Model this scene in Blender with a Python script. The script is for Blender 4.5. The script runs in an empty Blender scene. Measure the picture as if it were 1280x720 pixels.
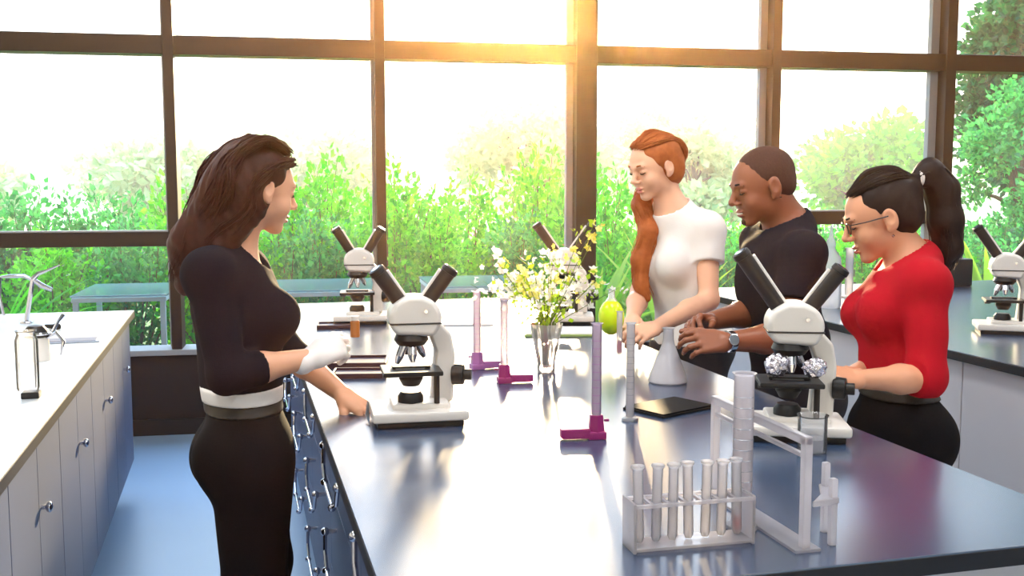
import bpy, bmesh, math, random
import numpy as np
from mathutils import Vector, Matrix
random.seed(7)
RNG = np.random.default_rng(11)
sc = bpy.context.scene
COL = sc.collection
PI = math.pi

# ------------------------------------------------------------------ camera
cam_d = bpy.data.cameras.new('camera'); cam_o = bpy.data.objects.new('camera', cam_d); COL.objects.link(cam_o)
cam_d.sensor_width = 36.0; cam_d.lens = 36.0 * 1300 / 1280; cam_d.clip_end = 2000
cam_o.location = (0, 0, 1.53)
cam_o.rotation_euler = (math.radians(90 - 5.7106), 0, math.radians(-14.8743))
sc.camera = cam_o

# ------------------------------------------------------------------ sky, sun, lamps, exposure
SUN_DIR = Vector((0.289, 0.940, 0.180)).normalized()
world = bpy.data.worlds.new('sky'); sc.world = world; world.use_nodes = True
nt = world.node_tree; nt.nodes.clear()
wo = nt.nodes.new('ShaderNodeOutputWorld'); bg = nt.nodes.new('ShaderNodeBackground')
tc = nt.nodes.new('ShaderNodeTexCoord')
dt = nt.nodes.new('ShaderNodeVectorMath'); dt.operation = 'DOT_PRODUCT'; dt.inputs[1].default_value = SUN_DIR
nrm = nt.nodes.new('ShaderNodeVectorMath'); nrm.operation = 'NORMALIZE'
nt.links.new(tc.outputs['Generated'], nrm.inputs[0]); nt.links.new(nrm.outputs[0], dt.inputs[0])
mr = nt.nodes.new('ShaderNodeMapRange'); mr.inputs[1].default_value = 0.80; mr.inputs[2].default_value = 1.0
nt.links.new(dt.outputs['Value'], mr.inputs[0])
pw = nt.nodes.new('ShaderNodeMath'); pw.operation = 'POWER'; pw.inputs[1].default_value = 3.0
nt.links.new(mr.outputs[0], pw.inputs[0])
mx = nt.nodes.new('ShaderNodeMix'); mx.data_type = 'RGBA'
nt.links.new(pw.outputs[0], mx.inputs[0])
mx.inputs[6].default_value = (1.45, 1.62, 1.85, 1); mx.inputs[7].default_value = (4.5, 3.7, 2.7, 1)
sp = nt.nodes.new('ShaderNodeSeparateXYZ'); nt.links.new(nrm.outputs[0], sp.inputs[0])
m3 = nt.nodes.new('ShaderNodeMapRange'); m3.inputs[1].default_value = 0.17; m3.inputs[2].default_value = 0.38; nt.links.new(sp.outputs['Z'], m3.inputs[0])
m4 = nt.nodes.new('ShaderNodeMix'); m4.data_type = 'RGBA'; m4.inputs[7].default_value = (2.2, 3.1, 4.2, 1)
nt.links.new(m3.outputs[0], m4.inputs[0]); nt.links.new(mx.outputs[2], m4.inputs[6])
nt.links.new(m4.outputs[2], bg.inputs['Color']); bg.inputs['Strength'].default_value = 1.0
nt.links.new(bg.outputs[0], wo.inputs[0])

sun_d = bpy.data.lights.new('sun', 'SUN'); sun_o = bpy.data.objects.new('sun', sun_d); COL.objects.link(sun_o)
sun_d.energy = 9.5; sun_d.angle = math.radians(3.0); sun_d.color = (1.0, 0.75, 0.42)
sun_o.rotation_euler = (-SUN_DIR).to_track_quat('-Z', 'Y').to_euler()
sun_o.location = (6, 20, 6)
LAMP_POWER = 18.0        # each ceiling lamp, see ceiling_lamp()

vs = sc.view_settings
sc.display_settings.display_device = 'sRGB'
vs.view_transform = 'Standard'; vs.look = 'None'; vs.exposure = 0.65; vs.gamma = 1.0; vs.use_curve_mapping = False
cy = sc.cycles
cy.use_denoising = True; cy.max_bounces = 8; cy.diffuse_bounces = 3; cy.glossy_bounces = 4
cy.transmission_bounces = 6; cy.transparent_max_bounces = 24
cy.caustics_reflective = False; cy.caustics_refractive = False; cy.sample_clamp_indirect = 6.0

# ------------------------------------------------------------------ materials
def lin(c):
    return tuple((x / 12.92 if x <= 0.04045 else ((x + 0.055) / 1.055) ** 2.4) for x in c)
def mat(name, rgb, rough=0.5, metal=0.0, spec=0.5, noise=None, bump=0.0, bscale=60.0, alpha=1.0, trans=0.0, ior=1.45,
        sheen=0.0, sss=0.0, coat=0.0, emit=None):
    """rgb in display values; noise=(scale, amount) varies the colour a little"""
    m = bpy.data.materials.new(name); m.use_nodes = True
    n = m.node_tree; p = n.nodes['Principled BSDF']
    c = lin(rgb)
    p.inputs['Base Color'].default_value = (*c, 1)
    p.inputs['Roughness'].default_value = rough; p.inputs['Metallic'].default_value = metal
    p.inputs['Specular IOR Level'].default_value = spec; p.inputs['IOR'].default_value = ior
    p.inputs['Alpha'].default_value = alpha; p.inputs['Transmission Weight'].default_value = trans
    p.inputs['Sheen Weight'].default_value = sheen; p.inputs['Coat Weight'].default_value = coat
    if sss:
        p.inputs['Subsurface Weight'].default_value = sss
        p.inputs['Subsurface Radius'].default_value = (0.02, 0.008, 0.004); p.inputs['Subsurface Scale'].default_value = 0.6
    if emit:
        p.inputs['Emission Color'].default_value = (*lin(emit[0]), 1); p.inputs['Emission Strength'].default_value = emit[1]
    t = n.nodes.new('ShaderNodeTexCoord')
    if noise:
        z = n.nodes.new('ShaderNodeTexNoise'); z.inputs['Scale'].default_value = noise[0]; z.inputs['Detail'].default_value = 4
        n.links.new(t.outputs['Object'], z.inputs['Vector'])
        r = n.nodes.new('ShaderNodeMix'); r.data_type = 'RGBA'
        a = noise[1]
        r.inputs[6].default_value = (*[max(0, x * (1 - a)) for x in c], 1); r.inputs[7].default_value = (*[min(1, x * (1 + a)) for x in c], 1)
        n.links.new(z.outputs['Fac'], r.inputs[0]); n.links.new(r.outputs[2], p.inputs['Base Color'])
    if bump:
        z = n.nodes.new('ShaderNodeTexNoise'); z.inputs['Scale'].default_value = bscale; z.inputs['Detail'].default_value = 3
        n.links.new(t.outputs['Object'], z.inputs['Vector'])
        b = n.nodes.new('ShaderNodeBump'); b.inputs['Strength'].default_value = bump; b.inputs['Distance'].default_value = 0.004
        n.links.new(z.outputs['Fac'], b.inputs['Height']); n.links.new(b.outputs[0], p.inputs['Normal'])
    return m

def leaf_mat(name, c1, c2, tr=0.5, scale=3.0):
    m = bpy.data.materials.new(name); m.use_nodes = True; n = m.node_tree; n.nodes.clear()
    o = n.nodes.new('ShaderNodeOutputMaterial'); d = n.nodes.new('ShaderNodeBsdfDiffuse'); t = n.nodes.new('ShaderNodeBsdfTranslucent')
    g = n.nodes.new('ShaderNodeBsdfGlossy'); g.inputs['Roughness'].default_value = 0.4
    g.inputs['Color'].default_value = (1, 1, 1, 1)
    geo = n.nodes.new('ShaderNodeNewGeometry'); cr = n.nodes.new('ShaderNodeMix'); cr.data_type = 'RGBA'
    cr.inputs[6].default_value = (*lin(c1), 1); cr.inputs[7].default_value = (*lin(c2), 1)
    n.links.new(geo.outputs['Random Per Island'], cr.inputs[0])
    n.links.new(cr.outputs[2], d.inputs['Color']); n.links.new(cr.outputs[2], t.inputs['Color'])
    ms = n.nodes.new('ShaderNodeMixShader'); ms.inputs[0].default_value = tr
    n.links.new(d.outputs[0], ms.inputs[1]); n.links.new(t.outputs[0], ms.inputs[2])
    m2 = n.nodes.new('ShaderNodeMixShader'); m2.inputs[0].default_value = 0.02
    n.links.new(ms.outputs[0], m2.inputs[1]); n.links.new(g.outputs[0], m2.inputs[2])
    n.links.new(m2.outputs[0], o.inputs[0])
    return m

def pane_mat(name, veil=0.022):
    """clear sheet glass with an added translucent veil that washes out the view like bright haze"""
    m = bpy.data.materials.new(name); m.use_nodes = True; n = m.node_tree; n.nodes.clear()
    o = n.nodes.new('ShaderNodeOutputMaterial'); tr = n.nodes.new('ShaderNodeBsdfTransparent')
    gl = n.nodes.new('ShaderNodeBsdfGlossy'); gl.inputs['Roughness'].default_value = 0.02
    fr = n.nodes.new('ShaderNodeFresnel'); fr.inputs['IOR'].default_value = 1.3
    a = n.nodes.new('ShaderNodeMixShader'); n.links.new(fr.outputs[0], a.inputs[0])
    n.links.new(tr.outputs[0], a.inputs[1]); n.links.new(gl.outputs[0], a.inputs[2])
    tl = n.nodes.new('ShaderNodeBsdfTranslucent'); tl.inputs['Color'].default_value = (0.95, 0.95, 0.95, 1)  # added translucent share, lays a bright haze veil over the view
    tcn = n.nodes.new('ShaderNodeTexCoord'); mp = n.nodes.new('ShaderNodeMapping'); mp.inputs['Scale'].default_value = (9, 9, 1.1)
    nz = n.nodes.new('ShaderNodeTexNoise'); nz.inputs['Scale'].default_value = 1.6; nz.inputs['Detail'].default_value = 5
    n.links.new(tcn.outputs['Object'], mp.inputs[0]); n.links.new(mp.outputs[0], nz.inputs['Vector'])
    mm = n.nodes.new('ShaderNodeMapRange'); mm.inputs[1].default_value = 0.35; mm.inputs[2].default_value = 0.75
    mm.inputs[3].default_value = veil * 0.6; mm.inputs[4].default_value = veil * 1.5
    n.links.new(nz.outputs['Fac'], mm.inputs[0])
    b = n.nodes.new('ShaderNodeMixShader'); n.links.new(mm.outputs[0], b.inputs[0])
    n.links.new(a.outputs[0], b.inputs[1]); n.links.new(tl.outputs[0], b.inputs[2])
    n.links.new(b.outputs[0], o.inputs[0])
    return m

def glass_mat(name, rgb=(1, 1, 1), body=0.12, tint=(0.97, 0.98, 1.0), edge=1.25):
    """thin lab glass: see-through, shiny and whiter where the wall is seen edge-on"""
    m = bpy.data.materials.new(name); m.use_nodes = True; n = m.node_tree; n.nodes.clear()
    o = n.nodes.new('ShaderNodeOutputMaterial'); tr = n.nodes.new('ShaderNodeBsdfTransparent'); tr.inputs[0].default_value = (*tint, 1)
    gl = n.nodes.new('ShaderNodeBsdfGlossy'); gl.inputs['Roughness'].default_value = 0.06
    tl = n.nodes.new('ShaderNodeBsdfTranslucent'); tl.inputs['Color'].default_value = (*lin(rgb), 1)
    df = n.nodes.new('ShaderNodeBsdfDiffuse'); df.inputs['Color'].default_value = (*lin(rgb), 1)
    mb = n.nodes.new('ShaderNodeMixShader'); mb.inputs[0].default_value = 0.3
    n.links.new(tl.outputs[0], mb.inputs[1]); n.links.new(df.outputs[0], mb.inputs[2])
    a = n.nodes.new('ShaderNodeMixShader'); a.inputs[0].default_value = body
    n.links.new(tr.outputs[0], a.inputs[1]); n.links.new(mb.outputs[0], a.inputs[2])
    lw = n.nodes.new('ShaderNodeFresnel'); lw.inputs['IOR'].default_value = edge
    b = n.nodes.new('ShaderNodeMixShader'); n.links.new(lw.outputs[0], b.inputs[0])
    n.links.new(a.outputs[0], b.inputs[1]); n.links.new(gl.outputs[0], b.inputs[2])
    n.links.new(b.outputs[0], o.inputs[0])
    return m

M = dict(
    worktop=mat('epoxy_worktop', (0.18, 0.25, 0.36), 0.24, noise=(5, 0.06), spec=0.7, ior=2.2),
    worktop_light=mat('pale_worktop', (0.80, 0.83, 0.86), 0.25, noise=(5, 0.04)),
    edge=mat('worktop_edge', (0.07, 0.07, 0.09), 0.45),
    cab=mat('grey_laminate', (0.33, 0.38, 0.50), 0.5, noise=(3, 0.04)),
    cab_white=mat('white_laminate', (0.80, 0.79, 0.80), 0.5, noise=(3, 0.03)),
    gap=mat('dark_gap', (0.10, 0.10, 0.13), 0.8),
    chrome=mat('chrome', (0.82, 0.82, 0.86), 0.12, 1.0),
    steel=mat('brushed_steel', (0.6, 0.62, 0.66), 0.35, 1.0),
    frame=mat('bronze_frame', (0.12, 0.085, 0.095), 0.45, noise=(4, 0.08)),
    bead=mat('aluminium_bead', (0.62, 0.62, 0.62), 0.5),
    pane=pane_mat('window_glass'),
    wallblack=mat('black_panel', (0.05, 0.055, 0.09), 0.55, noise=(2, 0.1)),
    floor=mat('blue_grey_floor', (0.56, 0.67, 0.80), 0.35, noise=(2.5, 0.06)),
    plaster=mat('white_plaster', (0.84, 0.84, 0.82), 0.8, noise=(4, 0.03)),
    mwhite=mat('enamel_cream', (0.88, 0.86, 0.84), 0.35, noise=(10, 0.02)),
    mdark=mat('tube_umber', (0.16, 0.13, 0.12), 0.4),
    mblack=mat('stage_black', (0.05, 0.045, 0.06), 0.45),
    lens=mat('lens_glass', (0.1, 0.12, 0.2), 0.05, spec=1.0),
    glass=glass_mat('clear_glass', body=0.14),
    glass_lilac=glass_mat('lilac_glass', rgb=(0.86, 0.80, 0.90), body=0.55),
    glass_white=glass_mat('frosted_glass', rgb=(0.97, 0.96, 0.98), body=0.62),
    glass_crystal=glass_mat('cut_crystal', rgb=(0.95, 0.95, 1.0), body=0.55, edge=1.7),
    acrylic=glass_mat('acrylic', rgb=(0.97, 0.95, 0.97), body=0.72, edge=1.2),
    purple=mat('magenta_plastic', (0.58, 0.15, 0.42), 0.35, noise=(20, 0.05)),
    lilac=mat('lilac_plastic', (0.66, 0.42, 0.68), 0.35),
    red_liq=mat('red_liquid', (0.86, 0.12, 0.28), 0.15, noise=(40, 0.1)),
    lime=mat('lime_liquid', (0.84, 0.95, 0.15), 0.2, noise=(14, 0.06), sss=0.3),
    tray=mat('dark_plum_tray', (0.26, 0.16, 0.20), 0.4),
    slate=mat('black_slate', (0.035, 0.035, 0.05), 0.6, spec=0.25),
    paper=mat('white_paper', (0.95, 0.95, 0.96), 0.7),
    greenpad=mat('green_cover', (0.60, 0.70, 0.42), 0.6),
    foil=mat('crumpled_foil', (0.86, 0.84, 0.88), 0.18, 0.95, bump=1.0, bscale=90),
    amber=mat('amber_glass', (0.72, 0.42, 0.18), 0.2, spec=0.8),
    glove=mat('latex_glove', (0.94, 0.91, 0.90), 0.45, bump=0.15, bscale=60, sss=0.1),
    petal=leaf_mat('white_petal', (0.95, 0.95, 0.92), (0.99, 0.97, 0.97), 0.5),
    petal_y=leaf_mat('yellow_petal', (0.93, 0.90, 0.35), (0.98, 0.95, 0.62), 0.5),
    sprig=leaf_mat('sprig_leaf', (0.55, 0.72, 0.16), (0.72, 0.85, 0.20), 0.5),
    stem=mat('green_stem', (0.36, 0.45, 0.18), 0.6),
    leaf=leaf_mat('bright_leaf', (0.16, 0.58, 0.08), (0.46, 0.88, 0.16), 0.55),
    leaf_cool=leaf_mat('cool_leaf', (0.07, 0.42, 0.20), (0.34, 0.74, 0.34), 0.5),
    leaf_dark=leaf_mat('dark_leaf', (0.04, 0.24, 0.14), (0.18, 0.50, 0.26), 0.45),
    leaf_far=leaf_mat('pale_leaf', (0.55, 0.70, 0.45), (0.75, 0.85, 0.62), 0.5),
    blade=leaf_mat('strap_leaf', (0.40, 0.60, 0.10), (0.66, 0.80, 0.22), 0.5),
    bark=mat('bark', (0.34, 0.27, 0.20), 0.9, noise=(12, 0.3), bump=0.6, bscale=30),
    soil=mat('lawn', (0.28, 0.40, 0.18), 0.95, noise=(3, 0.35), bump=0.5, bscale=20),
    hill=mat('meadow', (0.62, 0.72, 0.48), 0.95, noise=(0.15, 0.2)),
    outglass=glass_mat('frosted_table_glass', rgb=(0.80, 0.93, 0.95), body=0.6),
    outmetal=mat('pale_metal', (0.72, 0.80, 0.80), 0.4),
    teal=mat('dark_teal_plastic', (0.08, 0.14, 0.18), 0.5),
    lampglow=mat('lamp_diffuser', (1, 1, 1), 0.5, emit=((1, 1, 1), 4.0)),
)

# ------------------------------------------------------------------ object helpers
def tag(o, label=None, cat=None, group=None, kind=None):
    if label: o['label'] = label
    if cat: o['category'] = cat
    if group: o['group'] = group
    if kind: o['kind'] = kind
    return o
def thing(name, label, cat, loc=(0, 0, 0), rz=0.0, group=None):
    o = bpy.data.objects.new(name, None); COL.objects.link(o)
    o.location = loc; o.rotation_euler = (0, 0, rz); o.empty_display_size = 0.1
    return tag(o, label, cat, group)
def link(name, me, m, parent=None):
    o = bpy.data.objects.new(name, me); COL.objects.link(o)
    if m: me.materials.append(m)
    if parent: o.parent = parent
    return o
def copy_tree(o, parent=None):
    c = o.copy(); COL.objects.link(c)
    if parent is not None: c.parent = parent
    for ch in [x for x in bpy.data.objects if x.parent == o]:
        copy_tree(ch, c)
    return c

class MB:
    """collects shapes for ONE mesh object"""
    def __init__(s): s.bm = bmesh.new()
    def _in(s, t, mtx=None):
        if mtx is not None: bmesh.ops.transform(t, matrix=mtx, verts=t.verts)
        me = bpy.data.meshes.new('t'); t.to_mesh(me); t.free(); s.bm.from_mesh(me); bpy.data.meshes.remove(me)
    def box(s, c, d, bev=0.0, rz=0.0, mtx=None, seg=2):
        t = bmesh.new(); bmesh.ops.create_cube(t, size=1.0)
        bmesh.ops.scale(t, vec=d, verts=t.verts)
        if bev: bmesh.ops.bevel(t, geom=t.edges[:], offset=min(bev, min(d) * 0.48), segments=seg, profile=0.5, affect='EDGES')
        m = Matrix.Translation(c) @ Matrix.Rotation(rz, 4, 'Z')
        if mtx is not None: m = m @ mtx
        s._in(t, m); return s
    def rod(s, a, b, r0, r1=None, seg=16, bev=0.0):
        a = Vector(a); b = Vector(b); r1 = r0 if r1 is None else r1
        t = bmesh.new(); L = (b - a).length
        bmesh.ops.create_cone(t, cap_ends=True, segments=seg, radius1=r0, radius2=r1, depth=L)
        if bev:
            ed = [e for e in t.edges if abs(e.verts[0].co.z - e.verts[1].co.z) < 1e-6]
            bmesh.ops.bevel(t, geom=ed, offset=bev, segments=2, profile=0.5, affect='EDGES')
        q = (b - a).to_track_quat('Z', 'Y')
        s._in(t, Matrix.Translation((a + b) / 2) @ q.to_matrix().to_4x4()); return s
    def lathe(s, prof, c=(0, 0, 0), seg=24, mtx=None):
        t = bmesh.new(); rings = []
        for r, z in prof:
            if r < 1e-5: rings.append([t.verts.new((0, 0, z))])
            else: rings.append([t.verts.new((r * math.cos(2 * PI * i / seg), r * math.sin(2 * PI * i / seg), z)) for i in range(seg)])
        for a, b in zip(rings, rings[1:]):
            for i in range(seg):
                j = (i + 1) % seg
                if len(a) == 1 and len(b) == 1: continue
                if len(a) == 1: t.faces.new((a[0], b[j], b[i]))
                elif len(b) == 1: t.faces.new((a[i], a[j], b[0]))
                else: t.faces.new((a[i], a[j], b[j], b[i]))
        m = Matrix.Translation(c)
        if mtx is not None: m = m @ mtx
        s._in(t, m); return s
    def prism(s, pts, h, mtx, bev=0.0):
        """polygon pts in local xy, extruded h along local z, placed by mtx"""
        t = bmesh.new(); vs_ = [t.verts.new((x, y, 0)) for x, y in pts]
        f = t.faces.new(vs_); r = bmesh.ops.extrude_face_region(t, geom=[f])
        bmesh.ops.translate(t, vec=(0, 0, h), verts=[v for v in r['geom'] if isinstance(v, bmesh.types.BMVert)])
        bmesh.ops.recalc_face_normals(t, faces=t.faces)
        if bev: bmesh.ops.bevel(t, geom=t.edges[:], offset=bev, segments=3, profile=0.5, affect='EDGES')
        s._in(t, mtx); return s
    def ball(s, c, r, seg=16, mtx=None):
        t = bmesh.new(); bmesh.ops.create_uvsphere(t, u_segments=seg, v_segments=max(6, seg // 2), radius=1.0)
        r = (r, r, r) if not hasattr(r, '__len__') else r
        bmesh.ops.scale(t, vec=r, verts=t.verts)
        m = Matrix.Translation(c)
        if mtx is not None: m = m @ mtx
        s._in(t, m); return s
    def tube(s, pts, r, seg=8, close=False):
        P_ = [Vector(p) for p in pts]; n = len(P_); t = bmesh.new(); rings = []
        up = Vector((0, 0, 1)); last = None
        for i in range(n):
            d = (P_[min(i + 1, n - 1)] - P_[max(i - 1, 0)]).normalized()
            if last is None:
                a = d.cross(up); a = d.cross(Vector((1, 0, 0))) if a.length < 1e-3 else a
                a.normalize()
            else:
                a = (last - d * last.dot(d)).normalized()
            last = a; b = d.cross(a); rr = r[i] if hasattr(r, '__len__') else r
            rings.append([t.verts.new(P_[i] + (a * math.cos(2 * PI * k / seg) + b * math.sin(2 * PI * k / seg)) * rr) for k in range(seg)])
        for x, y in zip(rings, rings[1:]):
            for k in range(seg): t.faces.new((x[k], x[(k + 1) % seg], y[(k + 1) % seg], y[k]))
        t.faces.new(list(reversed(rings[0]))); t.faces.new(rings[-1])
        s._in(t); return s
    def build(s, name, m, parent=None, ang=35):
        me = bpy.data.meshes.new(name); bmesh.ops.recalc_face_normals(s.bm, faces=s.bm.faces)
        s.bm.to_mesh(me); s.bm.free()
        me.polygons.foreach_set('use_smooth', [True] * len(me.polygons)); me.set_sharp_from_angle(angle=math.radians(ang))
        o = link(name, me, m, parent); w = o.modifiers.new('normals', 'WEIGHTED_NORMAL'); w.keep_sharp = True; w.weight = 100
        return o
def raw_mesh(name, V, F, m, parent=None, smooth=True):
    """V (n,3) array, F (m,k) array"""
    me = bpy.data.meshes.new(name); V = np.asarray(V, np.float32); F = np.asarray(F, np.int32); k = F.shape[1]
    me.vertices.add(len(V)); me.vertices.foreach_set('co', V.ravel())
    me.loops.add(F.size); me.loops.foreach_set('vertex_index', F.ravel())
    me.polygons.add(len(F)); me.polygons.foreach_set('loop_start', np.arange(0, F.size, k, dtype=np.int32))
    me.polygons.foreach_set('use_smooth', [smooth] * len(F))
    me.update(calc_edges=True); me.validate()
    return link(name, me, m, parent)
def struct(o): return tag(o, kind='structure')

# ================================================================== ROOM
WA = math.atan(-0.08)           # the window wall stands a little askew to the benches
WM = Matrix.Translation((0, 6.567, 0)) @ Matrix.Rotation(WA, 4, 'Z')
def wall_obj(o):
    o.matrix_world = WM; return struct(o)
MUL = [-3.1, -1.72, -0.360, 0.884, 2.193, 3.478, 4.735, 6.02]
ZS, ZB, ZT = 0.526, 2.40, 3.15
# lower wall, sill, head
wall_obj(MB().box((1.5, 0.09, 0.25), (9.4, 0.14, 0.50)).build('wall_front', M['wallblack']))
wall_obj(MB().box((1.5, 0.06, 0.513), (9.4, 0.22, 0.035), 0.006).build('trim_1', M['bead']))
wall_obj(MB().box((1.5, 0.06, 2.352), (9.4, 0.15, 0.112), 0.006).build('trim_2', M['frame']))
wall_obj(MB().box((1.5, 0.06, 3.22), (9.4, 0.15, 0.16), 0.006).build('trim_3', M['frame']))
k = 4
for i, s in enumerate(MUL):
    w = {4: 0.135, 6: 0.075}.get(i, 0.062)
    wall_obj(MB().box((s, 0.05, (ZT + 0.53) / 2), (w, 0.17, ZT - 0.53), 0.005).build('trim_%d' % k, M['frame'])); k += 1
    if i > 0:
        bw = {4: 0.045, 5: 0.05, 6: 0.06}.get(i, 0.02)
        wall_obj(MB().box((s - w / 2 - bw / 2, 0.085, (ZT + 0.53) / 2), (bw, 0.05, ZT - 0.54), 0.004).build('trim_%d' % k, M['bead'])); k += 1
wi = 1
for i in range(len(MUL) - 1):
    a, b = MUL[i] + 0.03, MUL[i + 1] - 0.03
    if i in (0, 1, 5):
        zt = 1.20 if i < 2 else 1.302
        wall_obj(MB().box(((a + b) / 2, 0.05, zt), (b - a, 0.13, 0.088), 0.005).build('trim_%d' % k, M['frame'])); k += 1
        wall_obj(MB().box(((a + b) / 2, 0.0, zt + 0.049), (b - a, 0.05, 0.010)).build('trim_%d' % k, M['bead'])); k += 1
    for z0, z1 in ((ZS, ZB - 0.1), (ZB, ZT)):
        if z0 == ZS and i in (0, 1, 5):
            spans = ((ZS, zt - 0.04), (zt + 0.04, z1))
        else: spans = ((z0, z1),)
        for p, q in spans:
            V = [(a, 0.09, p), (b, 0.09, p), (b, 0.09, q), (a, 0.09, q)]
            wall_obj(raw_mesh('window_%d' % wi, V, [(0, 1, 2, 3)], M['pane'], smooth=False)); wi += 1
# floor, ceiling, other walls
struct(MB().box((1.7, 2.0, -0.05), (9.4, 10.4, 0.10)).build('floor', M['floor']))
struct(MB().box((1.7, 2.0, 3.37), (9.4, 10.4, 0.10)).build('ceiling', M['plaster']))
struct(MB().box((-2.95, 2.0, 1.66), (0.10, 10.2, 3.32)).build('wall_left', M['plaster']))
struct(MB().box((6.25, 1.6, 1.66), (0.10, 9.2, 3.32)).build('wall_right', M['plaster']))
struct(MB().box((1.7, -3.1, 1.66), (9.2, 0.10, 3.32)).build('wall_back', M['plaster']))
wall_obj(MB().box((1.5, -0.015, 0.05), (9.2, 0.02, 0.10), 0.003).build('baseboard_front', M['wallblack']))

def ceiling_lamp(x, y, lab):
    t = thing('ceiling_light', lab, 'ceiling light', (x, y, 3.32))
    MB().box((0, 0, -0.02), (0.66, 1.26, 0.04), 0.004).build('frame', M['bead'], t)
    MB().box((0, 0, -0.043), (0.6, 1.2, 0.006)).build('diffuser', M['lampglow'], t)
    l = bpy.data.lights.new('lamp', 'AREA'); l.shape = 'RECTANGLE'; l.size = 0.6; l.size_y = 1.2; l.energy = LAMP_POWER; l.color = (1, 0.97, 0.94)
    o = bpy.data.objects.new('lamp', l); COL.objects.link(o); o.parent = t; o.location = (0, 0, -0.05)
for (x, y, lab) in ((-0.8, 0.6, 'flat ceiling light panel above the aisle left of the camera'), (1.2, -0.8, 'flat ceiling light panel behind the camera'),
                    (3.2, 0.6, 'flat ceiling light panel on the ceiling to the right'), (1.2, 2.4, 'flat ceiling light panel above the middle bench'),
                    (-0.8, 3.4, 'flat ceiling light panel above the left counter'), (4.0, 3.2, 'flat ceiling light panel above the right counter')):
    ceiling_lamp(x, y, lab)

# ================================================================== BENCHES
TOP = 0.90
def worktop(name, lab, x0, x1, y0, y1, m, th=0.035):
    t = thing(name, lab, 'worktop', ((x0 + x1) / 2, (y0 + y1) / 2, TOP - th))
    MB().box((0, 0, th - 0.0015), (x1 - x0 - 0.004, y1 - y0 - 0.004, 0.005), 0.001).build('surface', m, t)
    MB().box((0, 0, th / 2 - 0.001), (x1 - x0, y1 - y0, th - 0.002), 0.003).build('edge_band', M['edge'], t)
    return t
worktop('worktop', 'long pale worktop with a dark edge on the left row of cabinets', -1.75, -0.50, -0.6, 5.49, M['worktop_light'])
worktop('worktop', 'wide dark glossy worktop of the middle bench, reflecting the windows', 0.203, 1.54, 1.475, 5.58, M['worktop'])
worktop('worktop', 'dark-edged glossy worktop on the right row of white cabinets', 2.62, 5.6, 0.6, 5.78, M['worktop'])

def cabinet(name, lab, cx, cy_, w, d, z0, z1, face, cm, kind, group):
    """w across the front, d deep; local +x is the front. kind: door / drawer / plain"""
    t = thing(name, lab, 'cabinet', (cx, cy_, 0), face, group)
    MB().box((-0.012, 0, (z0 + z1) / 2), (d - 0.024, w, z1 - z0), 0.002).build('body', cm, t)
    MB().box((-0.07, 0, z0 / 2), (d - 0.14, w, z0)).build('plinth', M['gap'], t)
    g = 0.004; fx = d / 2 - 0.010
    if kind == 'door2':
        for sgn in (-1, 1):
            dr = MB().box((fx, sgn * w / 4, (z0 + z1) / 2), (0.02, w / 2 - g, z1 - z0 - g), 0.002).build('door', cm, t)
            if sgn == 1:
                kb = MB(); kb.rod((fx + 0.01, sgn * 0.03, z1 - 0.2), (fx + 0.022, sgn * 0.03, z1 - 0.2), 0.006)
                kb.ball((fx + 0.03, sgn * 0.03, z1 - 0.2), (0.010, 0.015, 0.015)); kb.build('knob', M['chrome'], dr)
    elif kind == 'door':
        dr = MB().box((fx, 0, (z0 + z1) / 2), (0.02, w - g, z1 - z0 - g), 0.002).build('door', cm, t)
    elif kind == 'drawers':
        n = 3; h = (z1 - z0) / n
        for i in range(n):
            zc = z0 + h * (i + 0.5)
            dr = MB().box((fx, 0, zc), (0.02, w - g, h - g), 0.002).build('drawer', cm, t)
            hb = MB(); hx = fx + 0.01; a = w * 0.27
            for sg in (-1, 1):
                hb.rod((hx, sg * a, zc + 0.05), (hx + 0.03, sg * a, zc + 0.05), 0.007)
                hb.ball((hx + 0.033, sg * a, zc + 0.05), 0.013)
                hb.tube([(hx + 0.033, sg * a, zc + 0.05), (hx + 0.036, sg * a * 0.9, zc + 0.0), (hx + 0.038, sg * a * 0.55, zc - 0.03)], 0.006)
                hb.ball((hx + 0.04, sg * a * 0.55, zc - 0.03), 0.011)
            hb.rod((hx + 0.038, -a * 0.55, zc - 0.03), (hx + 0.038, a * 0.55, zc - 0.03), 0.006)
            hb.build('handle', M['chrome'], dr)
    return t
ords = ['nearest the window', 'second from the window', 'third from the window', 'fourth from the window', 'beside the standing woman in black', 'at the near end', 'behind the frame edge', 'below the frame', 'out at the far near end']
for i in range(8):
    w = 0.72; yc = 5.46 - w / 2 - i * (w + 0.002)
    cabinet('cabinet', 'grey two-door cabinet under the left worktop, ' + (ords[i] if i < 4 else 'number %s counting from the window' % ['five', 'six', 'seven', 'eight'][i - 4]),
            -0.525 - 0.58, yc, w, 1.16, 0.145, TOP - 0.037, 0.0, M['cab'], 'door2', 'grey cabinets of the left row')
for i in range(5):
    w = 0.80; yc = 1.54 + w / 2 + i * (w + 0.002)
    cabinet('drawer_cabinet', 'grey chrome-handled drawer cabinet, middle bench, left side, ' + ['nearest the camera', 'next to the black trousers', 'behind the woman in black', 'second from the far end', 'at the far end'][i],
            0.26 + 0.32, yc, w, 0.64, 0.10, TOP - 0.037, PI, M['cab'], 'drawers', 'drawer cabinets of the middle bench')
    cabinet('cabinet', 'pale cabinet in the middle bench, right side, ' + ['nearest the camera', 'next to the woman in red', 'between the woman in red and the man', 'by the woman in white', 'at the far end'][i],
            1.22, yc, w, 0.60, 0.10, TOP - 0.037, 0.0, M['cab_white'], 'door', 'pale cabinets of the middle bench')
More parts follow.
